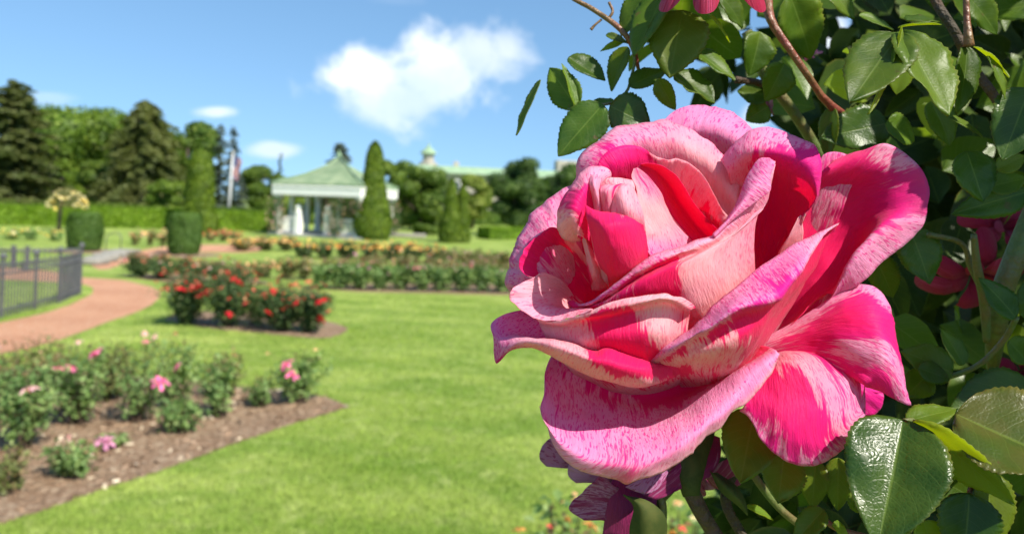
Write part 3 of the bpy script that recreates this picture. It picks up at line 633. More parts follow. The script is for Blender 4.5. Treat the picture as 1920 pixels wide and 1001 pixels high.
broad('broadleaf_tree', 1062, 50, 303, 120, 'f_deep', 'dark tree partly behind the rose petals', seed=55, lobes=24, n=9000, leaf=.22, low=.06)
broad('round_shrub', 800, 40, 418, 60, 'f_mid', 'low green shrub left of the paired arborvitae', 'shrub', lobes=10, n=3000, leaf=.12, low=.02, seed=57)
broad('broadleaf_tree', 590, 54, 338, 170, 'f_mid', 'dark tree mass seen under the pavilion roof', seed=58, lobes=18, n=6000, leaf=.26, low=.02)
broad('broadleaf_tree', 1300, 60, 250, 300, 'f_mid', 'far tree hidden behind the big rose', seed=59, lobes=24, n=6000, leaf=.36, low=.05)
col_prof = [(0, .80), (.06, .98), (.15, 1.0), (.35, .82), (.50, .62), (.70, .50), (.86, .42), (.95, .27), (1, .06)]
profiled('arborvitae', 697, 449, 265, 71, col_prof, 'f_arb', 'tall columnar arborvitae right of the pavilion entrance', 'tree', n=16000, leaf=.13, seed=2, lump=.05)
profiled('arborvitae', 372, 434, 283, 56, [(0, .9), (.10, .95), (.3, .9), (.6, .85), (.85, .74), (.95, .60), (1, .2)], 'f_arb', 'blunt columnar arborvitae above the long hedge', 'tree', n=12000, leaf=.15, seed=4)
profiled('arborvitae', 386, 436, 390, 44, [(0, .9), (.3, 1), (.7, .9), (1, .3)], 'f_arb', 'short arborvitae at the foot of the blunt column', 'shrub', n=4000, leaf=.11, seed=5)
profiled('arborvitae', 843, 455, 334, 42, col_prof, 'f_arb', 'left one of two small arborvitae touching each other', 'tree', n=8000, leaf=.11, seed=6)
profiled('arborvitae', 864, 455, 346, 34, col_prof, 'f_arb', 'right and lower one of two touching arborvitae', 'tree', n=7000, leaf=.11, seed=7)
profiled('topiary', 559, 432, 372, 42, [(0, .1), (.3, .5), (.32, .95), (.7, 1), (.92, .75), (1, .3)], 'f_arb', 'rounded yellow-green topiary seen through the pavilion', 'topiary', n=5000, leaf=.10, seed=9)
cube_prof = [(0, .74), (.08, .90), (.20, .98), (.45, 1.02), (.75, 1.02), (.90, .97), (.97, .86), (1, .66)]
profiled('topiary', 158, 470, 398, 54, cube_prof, 'f_top', 'dark clipped yew block left of the path, nearer the fence', 'topiary', n=14000, leaf=.055, seed=11, sq=2.6, lump=.03)
profiled('topiary', 345, 477, 399, 54, cube_prof, 'f_top', 'dark clipped yew block on the far bend of the path', 'topiary', n=14000, leaf=.055, seed=12, sq=2.6, lump=.03)
A0 = G(-260, 415); A1 = G(505, 433)
hedge(A0, A1, .92, 1.3, 'long clipped yellow-green hedge along the far lawn', n=30000, leaf=.13)
hedge(G(905, 448)+[0, 0, 0], G(1010, 449), .62, 1.2, 'low bright green hedge at the foot of the dark round tree', n=7000, leaf=.10)
hedge(G(-260, 398), G(500, 420), .95, 1.5, 'tall dark hedge running behind the long clipped hedge', n=14000, leaf=.2, mat='f_mid')
hedge(G(500, 418), G(1300, 425), 1.3, 2.5, 'far green hedge closing the garden behind the pavilion', n=14000, leaf=.3, mat='f_mid')

# ------------------------------------------------------------------ buildings
M['copper'] = simple('green_copper', (.21, .32, .19), (.28, .38, .24), scale=1.6, rough=.7, bump=.3, detail=8)
M['shingle'] = simple('green_roof_tiles', (.15, .22, .12), (.25, .31, .18), scale=1.7, rough=.8, bump=.5, detail=8)
M['white'] = simple('white_paint', (.84, .82, .77), (.78, .76, .71), scale=3, rough=.6, bump=.1)
M['stone'] = simple('pale_stone', (.42, .38, .31), (.34, .31, .26), scale=1.2, rough=.9, bump=.4)
M['glass'] = simple('dark_glass', (.03, .04, .05), (.05, .06, .07), rough=.15, spec=.6)
M['grey'] = simple('grey_floor', (.33, .33, .32), (.40, .39, .37), rough=.85)
Yb_ = 120.0
b0, b1 = Gpt(772, Yb_), Gpt(1330, Yb_+6); bz_top = P(900, 309, Yb_)[2]; bz_e = P(900, 327, Yb_)[2]
bd = empty('long_building', (b0+b1)/2, math.atan2(b1[1]-b0[1], b1[0]-b0[0])); tag(bd, 'long stone building with a pale green copper roof beyond the trees', 'building')
Lb = np.linalg.norm(b1-b0)
MB().box((0, 6, bz_e/2), (Lb, 12, bz_e)).build('wall', M['stone'], bd)
rf = MB(); hh = (bz_top-bz_e)
V = []
for x in (-Lb/2-.6, Lb/2+.6): V += [(x, -.7, bz_e), (x, 1.6, bz_e+hh*.8), (x, 6, bz_e+hh), (x, 10.4, bz_e+hh*.8), (x, 12.7, bz_e)]
rf.add(V, [(0, 5, 6, 1)[::-1], (1, 6, 7, 2)[::-1], (2, 7, 8, 3)[::-1], (3, 8, 9, 4)[::-1], (4, 9, 5, 0)[::-1], (0, 1, 2, 3, 4), (9, 8, 7, 6, 5)])
roof = rf.build('roof', M['copper'], bd)
for x in np.linspace(-Lb/2+3, Lb/2-3, 12):
    wn = MB().box((x, -.02, bz_e-2.0), (1.3, .12, 1.9), .02).build('window', M['white'], bd)
    MB().box((x, -.10, bz_e-2.0), (1.05, .06, 1.65)).build('pane', M['glass'], wn)
def loc_x(px): return np.linalg.norm((Gpt(px, Yb_+2)-b0)[:2])-Lb/2
cx_ = loc_x(789); zc = bz_top-.6
cp = MB().lathe([(1.5, 0), (1.5, .9), (.95, 1.0), (.95, 2.3)], (cx_, 4, zc), 8).build('cupola', M['stone'], bd)
MB().lathe([(1.45, 2.3), (1.35, 2.5), (.9, 3.0), (.25, 3.5), (.06, 4.3)], (cx_, 4, zc), 12).build('dome', M['copper'], cp)
MB().box((loc_x(1068), 4, bz_top+.5), (3.6, 3.0, 2.2), .1).build('chimney', M['stone'], bd)
MB().box((loc_x(852), 4, bz_top+.2), (.9, .8, .9), .05).build('chimney', M['stone'], bd)

# pavilion
FR, FL, BR = np.array([-6.72, 33.0, 0]), np.array([-10.85, 34.7, 0]), np.array([-6.15, 37.9, 0]); BL = FL+(BR-FR); cen = (FL+BR)/2; cen[2] = 0
zE, zP = 2.36, 3.80
pv = empty('garden_pavilion', cen); tag(pv, 'white open garden pavilion with a green hipped roof', 'pavilion')
Lc = [c-cen for c in (FR, FL, BL, BR)]
def outw(c, k): return c*(1+k/np.linalg.norm(c))
# roof: hipped with a slight flare
V, Fc = [], []
rings = [(.38, zE-.05), (.38, zE+.03), (-1.2, zE+.52), (-2.4, zE+1.05)]
for k, z in rings:
    for c in Lc: q = outw(c, k); V.append((q[0], q[1], z))
V.append((0, 0, zP))
for i in range(3):
    for j in range(4): Fc.append((i*4+(j+1) % 4, i*4+j, i*4+4+j, i*4+4+(j+1) % 4))
for j in range(4): Fc.append((12+(j+1) % 4, 12+j, 16))
Fc = [f[::-1] for f in Fc]; Fc = [f[::-1] for f in Fc]
roof = ob('roof', mesh('roof', V, Fc+[(0, 1, 2, 3)], M['shingle'], False), pv)
for j in range(4):
    pts = [V[i*4+j] for i in range(1, 4)]+[V[16]]
    pts = [(p[0], p[1], p[2]+.03) for p in pts]
    MB().tube(pts, .045, 6).build('ridge', M['copper'], roof, True)
MB().lathe([(.10, zP-.02), (.14, zP+.08), (.05, zP+.2), (.02, zP+.34)], (0, 0, 0), 8).build('finial', M['copper'], roof)
def beam(mb, a, b, z0, z1, th, bev=.01):
    a, b = np.array(a, float), np.array(b, float); c = (a+b)/2; ln = np.linalg.norm((b-a)[:2])
    mb.box((c[0], c[1], (z0+z1)/2), (ln, th, z1-z0), bev, math.atan2(b[1]-a[1], b[0]-a[0]))
for j in range(4):
    mb = MB(); a, b = outw(Lc[j], .26), outw(Lc[(j+1) % 4], .26); beam(mb, a, b, zE-.17, zE-.055, .22); 
    a, b = outw(Lc[j], .24), outw(Lc[(j+1) % 4], .24); beam(mb, a, b, zE-.50, zE-.18, .20); mb.build('fascia', M['white'], pv)
MB().add([tuple(outw(c, .05)[:2])+(zE-.25,) for c in Lc], [(0, 1, 2, 3)]).build('ceiling', M['white'], pv)
cols = [(Lc[0], .17)]+[(Lc[j], .15) for j in (1, 2, 3)]
for c, r in cols:
    mb = MB().lathe([(r*1.5, 0), (r*1.5, .12), (r*1.1, .18), (r, .5), (r*.86, 1.55), (r*1.05, 1.62), (r*1.35, 1.76), (r*1.35, 1.87)], c, 14); mb.build('column', M['white'], pv, True)
for f in (.30, .70):
    q = Lc[2]*(1-f)+Lc[3]*f; MB().lathe([(.15, 0), (.12, .3), (.10, 1.6), (.15, 1.87)], q, 10).build('column', M['white'], pv, True)
    q = Lc[2]*(1-f)+Lc[1]*f; MB().lathe([(.15, 0), (.12, .3), (.10, 1.6), (.15, 1.87)], q, 10).build('column', M['white'], pv, True)
mb = MB(); mb.add([tuple(outw(c, .45)[:2])+(z,) for z in (0, .09) for c in Lc], [(3, 2, 1, 0), (4, 5, 6, 7)]+[(j, (j+1) % 4, 4+(j+1) % 4, 4+j) for j in range(4)]); mb.build('floor', M['grey'], pv)
M['added_lattice'] = simple('added_lattice_brown', (.16, .13, .10), (.10, .085, .07), scale=3, rough=.9)  # dark lattice added at the back to darken the pavilion interior
for f0, f1 in ((.02, .60),):
    a, b = Lc[2]*(1-f0)+Lc[3]*f0, Lc[2]*(1-f1)+Lc[3]*f1; mb = MB()
    for z in np.arange(.2, 1.75, .14): beam(mb, a, b, z, z+.05, .04)
    for t in np.linspace(0, 1, 22): q = a+(b-a)*t; mb.box((q[0], q[1]-.03, .95), (.05, .02, 1.6))
    mb.build('added_lattice', M['added_lattice'], pv)
# entrance posts and balustrades on the front
fd = (FR-FL)/np.linalg.norm(FR-FL)
def front(t): return Lc[1]+(Lc[0]-Lc[1])*t
for px_ in (548, 599):
    t_ = (px_-512)/(650-512); q = front(t_)-np.array([fd[1], -fd[0], 0])*-.0
    MB().box((q[0], q[1], .58), (.30, .30, 1.0), .02, math.atan2(fd[1], fd[0])).lathe([(.19, 1.08), (.19, 1.13), (.12, 1.19), (.17, 1.30), (.10, 1.42), (.01, 1.45)], q, 10).build('gate_post', M['white'], pv)
for t0, t1 in ((.03, .22), (.68, .96)):
    mb = MB(); a, b = front(t0), front(t1); beam(mb, a, b, .78, .86, .09); beam(mb, a, b, .16, .22, .07)
    for t_ in np.linspace(0.04, .96, 9): q = a+(b-a)*t_; mb.box((q[0], q[1], .5), (.05, .05, .56))
    mb.build('balustrade', M['white'], pv)

# flagpole with a faded striped flag hanging limp
M['pole'] = simple('pale_metal', (.55, .56, .56), (.62, .62, .61), rough=.4, spec=.5)
fy = 50.0; fb_ = Gpt(427, fy); ft = P(437, 288, fy); fp = empty('flagpole', fb_); tag(fp, 'pale flagpole with a limp red and white flag', 'flagpole')
t_ = ft-fb_; MB().lathe([(.28, 0), (.28, .12), (.14, .2)], (0, 0, 0), 12).build('base', M['pole'], fp, True)
MB().tube([(0, 0, .2), tuple(t_*.5), tuple(t_)], [.10, .085, .05], 10).build('pole', M['pole'], fp, True)
MB().lathe([(.02, 0), (.08, .06), (.08, .12), (.02, .18)], t_, 10).build('finial', M['pole'], fp, True)
def flag_mat():
    m_, nt, out = newmat('flag_cloth'); uv = N(nt, 'ShaderNodeUVMap', uv_map='UVMap'); s = N(nt, 'ShaderNodeSeparateXYZ'); L(nt, uv.outputs[0], s.inputs[0])
    st = MATH(nt, 'GREATER_THAN', MATH(nt, 'FRACT', MATH(nt, 'MULTIPLY', s.outputs[0], 6.5)), .5)
    c = MIX(nt, st, (.65, .12, .14), (.75, .72, .70))
    can = MATH(nt, 'MULTIPLY', MATH(nt, 'LESS_THAN', s.outputs[0], .53), MATH(nt, 'GREATER_THAN', s.outputs[1], .6)); c = MIX(nt, can, c, (.10, .13, .32))
    b = N(nt, 'ShaderNodeBsdfPrincipled', inp={'Roughness': .8}); L(nt, c, b.inputs['Base Color']); tr = N(nt, 'ShaderNodeBsdfTranslucent'); L(nt, c, tr.inputs[0])
    mx = N(nt, 'ShaderNodeMixShader', inp={0: .3}); L(nt, b.outputs[0], mx.inputs[1]); L(nt, tr.outputs[0], mx.inputs[2]); L(nt, mx.outputs[0], out.inputs[0]); return m_
V, U = [], []
for i in range(19):
    for j in range(11):
        u, v = i/18, j/10; x = .08+.55*u*(.5+.5*v)+.05*math.sin(u*14); y = .14*math.sin(u*16+v*2)*(u+.2); z = -1.25*(1-v)-.55*u*(1-.3*v); V.append((x, y, z)); U.append((1-v, 1-u))
idx = np.arange(209).reshape(19, 11); Fc = np.stack([idx[:-1, :-1], idx[:-1, 1:], idx[1:, 1:], idx[1:, :-1]], -1).reshape(-1, 4)
fo = ob('flag', mesh('flag', V, Fc, flag_mat(), True, U), fp, t_+np.array([0, 0, -.1]))

# fence of dark metal pickets by the path
M['fence'] = simple('dark_metal', (.075, .076, .082), (.10, .10, .105), rough=.45, spec=.5)
fpts = [G(-70, 622), G(2, 596), G(65, 580), G(110, 569), G(150, 552)]
fn = empty('metal_fence', fpts[2]); tag(fn, 'low dark metal picket fence beside the red path', 'fence')
org = fpts[2]; hF = .68
runs = [(fpts[0], fpts[1]), (fpts[1], fpts[2]), (fpts[2], fpts[3]), (fpts[3], fpts[4])]
for a, b in runs:
    a_, b_ = a-org, b-org; mb = MB(); beam(mb, a_, b_, .08, .105, .025); beam(mb, a_, b_, hF-.145, hF-.12, .025); beam(mb, a_, b_, hF-.035, hF-.01, .025)
    k = int(np.linalg.norm(b-a)/.07)
    for t_ in (np.arange(k)+.5)/k: q = a_+(b_-a_)*t_; mb.box((q[0], q[1], hF/2), (.013, .013, hF-.02))
    mb.build('picket_panel', M['fence'], fn)
for q in fpts:
    q = q-org; po = MB().box((q[0], q[1], .37), (.032, .032, .74), .003).build('post', M['fence'], fn)
    MB().lathe([(.025, .735), (.04, .75), (.04, .775), (.01, .82)], q, 8).build('cap', M['fence'], po)
# the fence run on the far side of the little plot
gpts = [G(-60, 497), G(24, 504), G(50, 506)]
fn2 = empty('metal_fence', gpts[1]); tag(fn2, 'second dark picket fence seen through the nearer one', 'fence'); org = gpts[1]; hF = .44
for a, b in ((gpts[0], gpts[1]), (gpts[1], G(148, 500))):
    a_, b_ = a-org, b-org; mb = MB(); beam(mb, a_, b_, .08, .12, .03); beam(mb, a_, b_, hF-.1, hF-.05, .03); k = int(np.linalg.norm(b-a)/.1)
    for t_ in (np.arange(k)+.5)/k: q = a_+(b_-a_)*t_; mb.box((q[0], q[1], hF/2), (.013, .013, hF-.02))
    mb.build('picket_panel', M['fence'], fn2)
for q in gpts: q = q-org; MB().box((q[0], q[1], .24), (.07, .07, .48), .004).build('post', M['fence'], fn2)

# stone edging and a thin metal hoop
c0 = G(205, 487); mb = MB(); rg = random.Random(3)
for i, (px_, py_, w_) in enumerate(((176,496,.5),(190,491,.55),(205,486,.6),(220,481,.6),(236,477,.6))):
    q = G(px_, py_)-c0; mb = MB().box((q[0], q[1], .07), (w_, .45, .15), .02, rg.uniform(-.2, .2)); q2 = q+c0
    o = MB().box((0, 0, .06+rg.uniform(0, .03)), (w_*.95, .5, .12), .02, rg.uniform(-.2, .2)).build('stone_slab', M['slab']); o.location = q2; tag(o, 'grey stone slab, %s from the left in the step beside the path' % ('first', 'second', 'third', 'fourth', 'fifth')[i], 'stone slab', 'stone slabs beside the path')
w0 = Gpt(768, 37); o = MB().box((0, 0, .10), (1.6, .4, .20), .03, .05).build('low_wall', M['slab']); o.location = w0; tag(o, 'low pale stone wall right of the tall arborvitae', 'wall')
hp = G(212, 471); mb = MB(); k = hp[1]/F
mb.tube([(-14*k, 0, 0), (-14*k, 0, 24*k), (-11*k, 0, 31*k), (0, 0, 34*k), (11*k, 0, 33*k), (14*k, 0, 29*k), (14*k, 0, 0)], .014, 6)
o = mb.build('garden_hoop', M['fence'], None, True); o.location = hp; tag(o, 'thin dark metal hoop standing in the grass right of the yew block', 'garden hoop')

# ------------------------------------------------------------------ rose bushes of the garden
M['b_leaf'] = foliage('garden_rose_leaves', (.15, .25, .085), (.20, .30, .095), (.27, .33, .13), trans=.42, nscale=3)
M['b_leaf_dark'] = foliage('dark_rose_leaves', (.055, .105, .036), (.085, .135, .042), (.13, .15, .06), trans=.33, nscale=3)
M['b_leaf_olive'] = foliage('olive_rose_leaves', (.120, .145, .045), (.15, .17, .052), (.26, .17, .09), trans=.3, nscale=3)
M['b_young'] = foliage('bronze_young_leaves', (.17, .12, .055), (.20, .16, .07), (.26, .12, .07), trans=.35, nscale=4)
def bmat(name, a, b): return foliage(name, a, b, None, trans=.35, rough=.6, nscale=20)
BM = {'pink': bmat('bloom_pink', (.86, .10, .34), (.92, .26, .52)), 'pale': bmat('bloom_pale_pink', (.85, .45, .52), (.88, .55, .55)), 'red': bmat('bloom_red', (.70, .010, .035), (.76, .02, .05)),
      'coral': bmat('bloom_coral', (.74, .07, .08), (.80, .19, .15)), 'peach': bmat('bloom_peach', (.85, .45, .25), (.88, .60, .38)), 'yellow': bmat('bloom_yellow', (.85, .60, .12), (.88, .72, .30)),
      'orange': bmat('bloom_orange', (.85, .30, .08), (.88, .42, .16)), 'mauve': bmat('bloom_mauve', (.55, .20, .38), (.65, .30, .46)), 'cream': bmat('bloom_cream', (.80, .66, .38), (.85, .78, .55)), 'dusty': bmat('bloom_dusty', (.55, .32, .33), (.66, .46, .44))}
BME = {}
for k_, m_ in BM.items():
    BME[k_] = []
    for sd in (1, 2):
        tmp = bloomlet('rose_bloom', (0, 0, -.35), (0, 0, 1), 1.0, m_, n=(3, 5, 6), opens=(12, 32, 58), seed=sd, res=4, split=False); me = tmp.data; bpy.data.objects.remove(tmp); BME[k_].append(me)
brg = random.Random(77)
def add_bloom(root, p, r, colr):
    me = brg.choice(BME[colr]); o = ob('rose_bloom', me, root, p-np.array(root.location), (brg.uniform(-.2, .9), brg.uniform(-.5, .5), brg.uniform(0, 6.28)), (r,)*3); return o
def garden_rose(px, base_py, hpx, wpx, label, leafm='b_leaf', blooms=(), rnd=(), group=None, leaf=.042, n=700, ncane=13, seed=None, dens_low=.15, at=None, young=.16, name='rose_bush'):
    seed = seed or brg.randint(1, 9999); rg = random.Random(seed); rn = np.random.default_rng(seed)
    b = G(px, base_py) if at is None else np.array(at, float); Y = b[1]; h = hpx/F*Y; R = wpx/F*Y/2
    e = empty(name, b); tag(e, label, 'rose bush', group)
    cn = MB(); pts_all = []; tops = []
    for i in range(ncane):
        a = rg.uniform(0, 6.283); rr = R*math.sqrt(rg.random())*.95; hh = h*(1-.35*(rr/R)**2)*rg.uniform(.72, 1.0)
        p0 = np.array([rg.uniform(-.06, .06), rg.uniform(-.06, .06), 0]); p3 = np.array([rr*math.cos(a), rr*math.sin(a), hh]); p1 = p0*.6+p3*.4+[0, 0, hh*.12]
        t = np.linspace(0, 1, 9)[:, None]; q = (1-t)**2*p0+2*t*(1-t)*p1+t**2*p3
        cn.tube(q[::2], np.linspace(.006, .002, 5), 5, False); pts_all.append(q); tops.append(p3)
    cn.build('canes', M['cane_brown'], e, True)
    per = n//ncane; C, Cy = [], []
    for q in pts_all:
        s = dens_low+(1-dens_low)*rn.random(per)**.8; p = np.stack([np.interp(s, np.linspace(0, 1, 9), q[:, k]) for k in range(3)], 1)
        p += rn.normal(size=(per, 3))*np.array([1, 1, .7])*min(R*.17, .075); C.append(p)
    C = np.concatenate(C); C[:, 2] = np.clip(np.abs(C[:, 2]), .03, h*1.02)
    yk = (C[:, 2] > h*.72) & (rn.random(len(C)) < young*2.2)
    Nn = C*np.array([1, 1, .3])/R+[0, -.2, .8]
    V, Fc = cards(C[~yk], Nn[~yk], leaf*(.65+.7*rn.random((~yk).sum())), asp=.62, jit=.7, rg=rn); ob('foliage', mesh('foliage', V, Fc, M[leafm], False), e)
    if yk.sum() > 3: V, Fc = cards(C[yk], Nn[yk], leaf*.85*(.65+.7*rn.random(yk.sum())), asp=.5, jit=.9, rg=rn); ob('young_leaves', mesh('young_leaves', V, Fc, M['b_young'], False), e)
    for bx, by, r, c_ in blooms:
        add_bloom(e, P(bx, by, Y-R*.85), (1.2 if 'mulch' in (group or '') else .9)*r/F*Y, c_)
    for c_, k, r in rnd:
        for i in range(k):
            a = rg.uniform(0, 6.283); rr = R*math.sqrt(rg.random()); zz = h*(1-.30*(rr/R)**2)*rg.uniform(.80, 1.06) if rg.random() < .72 else h*rg.uniform(.45, .8)
            if zz < h*.75: rr = R*.98; a = -math.pi/2+rg.uniform(-1.2, 1.2)
            add_bloom(e, b+np.array([rr*math.cos(a), rr*math.sin(a), zz]), r*rg.uniform(.8, 1.15), c_)
    return e
ORD = ['first', 'second', 'third', 'fourth', 'fifth', 'sixth', 'seventh', 'eighth', 'ninth', 'tenth', 'eleventh', 'twelfth', 'thirteenth', 'fourteenth']
g1 = 'rose bushes in the near mulch bed'
near = [ # px, base, h, w, leaf, n, blooms, label
 (38, 842, 200, 150, 'b_leaf', 1700, [(55,730,17,'pale')], 'bushy blue-green rose with one pale pink bloom at the left edge of the near bed'),
 (-30, 800, 150, 150, 'b_leaf_olive', 1300, [], 'olive rose bush cut by the left edge of the picture'),
 (62, 745, 120, 160, 'b_leaf_olive', 1300, [(-5,650,9,'dusty')], 'olive green rose without blooms behind the blue-green one'),
 (143, 795, 165, 120, 'b_leaf', 1700, [(177,663,15,'pink'),(133,690,12,'pink'),(108,691,10,'pink'),(147,641,8,'pale')], 'green rose with three bright pink blooms near its top'),
 (205, 752, 120, 110, 'b_leaf_olive', 900, [], 'thin olive rose behind the one with three pink blooms'),
 (262, 790, 160, 100, 'b_leaf', 900, [(300,716,16,'pink'),(272,625,7,'pale'),(290,631,8,'pale'),(273,640,7,'pink')], 'tall open rose with a bright pink bloom over the bare mulch'),
 (318, 765, 155, 110, 'b_leaf', 1000, [(332,687,10,'pink'),(329,625,6,'peach')], 'blue-green rose with one small pink bloom right of the open one'),
 (335, 812, 80, 100, 'b_leaf', 700, [], 'low leafy rose shoot at the front of the near bed'),
 (408, 782, 130, 90, 'b_leaf', 900, [], 'dense green rose without blooms in the middle of the near bed'),
 (425, 742, 90, 100, 'b_leaf_olive', 700, [(439,665,6,'peach')], 'small olive rose behind the dense green one'),
 (488, 762, 60, 70, 'b_leaf', 450, [], 'small low rose between the dense one and the twin-bloom one'),
 (560, 755, 108, 110, 'b_leaf', 1500, [(537,683,14,'pink'),(549,701,13,'pink'),(592,655,5,'peach'),(502,662,5,'peach')], 'compact rose with two touching pink blooms at the tip of the near bed'),
 (132, 893, 72, 110, 'b_leaf', 650, [(129,819,10,'pale')], 'low young rose with a pale pink bloom at the front of the bed'),
 (212, 838, 28, 70, 'b_leaf', 200, [(197,827,19,'mauve')], 'tiny rose shoot carrying one large mauve bloom close to the mulch'),
 (12, 925, 90, 80, 'b_leaf_olive', 600, [], 'small olive rose at the lower left corner'),
 (-90, 900, 190, 150, 'b_leaf', 900, [], 'leafy rose just outside the left edge of the near bed')]
for px, py, hp_, wp, lm, n_, bl, lb in near: garden_rose(px, py, hp_, wp, lb, lm, bl, group=g1, n=int(n_*.80), leaf=.036, ncane=17)
g2 = 'rose bushes in the red bed'
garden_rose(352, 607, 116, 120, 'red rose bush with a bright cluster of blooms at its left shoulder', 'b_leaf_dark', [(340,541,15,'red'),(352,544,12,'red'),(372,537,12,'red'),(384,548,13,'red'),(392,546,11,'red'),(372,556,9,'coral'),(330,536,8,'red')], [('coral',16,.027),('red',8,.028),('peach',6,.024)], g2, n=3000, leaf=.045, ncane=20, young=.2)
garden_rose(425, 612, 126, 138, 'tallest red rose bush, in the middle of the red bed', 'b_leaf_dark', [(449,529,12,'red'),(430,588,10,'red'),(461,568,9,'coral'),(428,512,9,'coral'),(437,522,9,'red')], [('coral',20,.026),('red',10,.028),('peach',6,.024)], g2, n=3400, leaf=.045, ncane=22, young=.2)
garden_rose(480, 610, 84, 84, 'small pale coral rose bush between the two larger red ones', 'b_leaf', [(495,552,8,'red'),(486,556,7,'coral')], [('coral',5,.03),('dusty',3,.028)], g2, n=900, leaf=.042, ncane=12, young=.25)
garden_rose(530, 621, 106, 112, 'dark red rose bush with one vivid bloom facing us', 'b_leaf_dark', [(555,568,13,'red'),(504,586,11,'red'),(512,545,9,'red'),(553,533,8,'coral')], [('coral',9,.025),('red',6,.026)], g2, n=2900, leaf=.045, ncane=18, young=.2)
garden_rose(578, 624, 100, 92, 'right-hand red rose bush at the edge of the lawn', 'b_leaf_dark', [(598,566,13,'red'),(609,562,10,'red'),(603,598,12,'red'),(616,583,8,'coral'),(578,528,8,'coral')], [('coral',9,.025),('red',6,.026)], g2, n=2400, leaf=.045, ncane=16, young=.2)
def row(spec, label, group, leafm, rnd, leaf, n, ncane=10, young=.15, cnt=None):
    k = len(spec)
    for i, (px, py, hp_, wp) in enumerate(spec):
        lb = ('leftmost ' if i == 0 else 'rightmost ' if i == k-1 else '')+label if i in (0, k-1) else ORD[i]+' from the left: '+label
        garden_rose(px, py, hp_, wp, lb, leafm, (), rnd(i) if callable(rnd) else rnd, group, leaf, n, ncane, young=young)
row([(258,520,50,66),(306,523,48,70),(356,527,50,70),(402,530,46,70),(448,531,40,70)], 'dark rose bush in the row past the red path', 'dark rose bushes past the path', 'b_leaf_dark', lambda i: [('coral', 3-min(i, 3), .05), ('dusty', 2, .05), ('peach', 1, .05)], .06, 1500, 16, .4)
row([(492,520,34,56),(535,523,42,60),(572,524,40,50)], 'olive rose bush with peach blooms on the lawn strip', 'peach rose bushes', 'b_leaf_olive', [('peach', 8, .05), ('coral', 2, .045)], .06, 700, 12, .2)
row([(600+i*38, 541+i*.8, 62+(i % 3)*4, 64) for i in range(11)], 'rose bush with pink blooms in the long front bed', 'pink rose bushes in the long bed', 'b_leaf', lambda i: [('mauve', 1+i % 2, .045), ('pink', i % 3, .045), ('dusty', 4, .035)], .06, 1500, 16, .40)
row([(455,470,26,52),(497,470,28,50),(537,470,28,50)], 'low rose bush covered in peach and cream blooms', 'peach and cream rose bushes', 'b_leaf_olive', [('peach', 15, .06), ('yellow', 9, .06), ('orange', 6, .055)], .09, 700, 9)
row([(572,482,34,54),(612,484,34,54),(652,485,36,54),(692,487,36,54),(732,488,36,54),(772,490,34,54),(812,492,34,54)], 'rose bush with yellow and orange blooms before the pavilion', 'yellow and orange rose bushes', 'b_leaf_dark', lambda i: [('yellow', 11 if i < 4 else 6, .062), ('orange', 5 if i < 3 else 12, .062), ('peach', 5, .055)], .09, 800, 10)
row([(850,497,32,60),(890,499,32,60),(930,502,32,60),(975,505,32,60)], 'green rose bush with few blooms right of the yellow ones', 'sparse green rose bushes', 'b_leaf_olive', [('coral', 1, .05), ('dusty', 2, .05)], .09, 900, 10)
row([(700,502,26,60),(760,504,26,60),(830,506,26,60),(900,510,26,60)], 'olive rose bush in the narrow bed behind the long front bed', 'olive rose bushes behind the long bed', 'b_leaf_olive', [('peach', 2, .045), ('dusty', 2, .045)], .08, 800, 9)
row([(255,460,32,26),(280,462,34,26),(303,462,34,24)], 'thin peach rose standing before the hedge', 'thin peach roses before the hedge', 'b_leaf_olive', [('peach', 8, .06), ('dusty', 5, .05)], .08, 220, 7)
row([(392,452,22,34),(418,452,22,34),(440,452,20,30)], 'low coral rose bush right of the far yew block', 'coral rose bushes by the yew block', 'b_leaf_olive', [('coral', 9, .07), ('peach', 6, .06)], .08, 260, 7)
row([(20,449,20,46),(62,450,24,44),(102,452,22,32)], 'low yellow rose bush on the far left lawn', 'yellow rose bushes on the far lawn', 'b_leaf', [('yellow', 6, .08), ('cream', 3, .07)], .09, 300, 8)
row([(-10+i*30, 419+i*1.2, 17, 36) for i in range(5)], 'brownish rose bush at the foot of the long hedge', 'brownish rose bushes under the hedge', 'b_leaf_olive', [('dusty', 9, .07)], .12, 260, 8, .5)
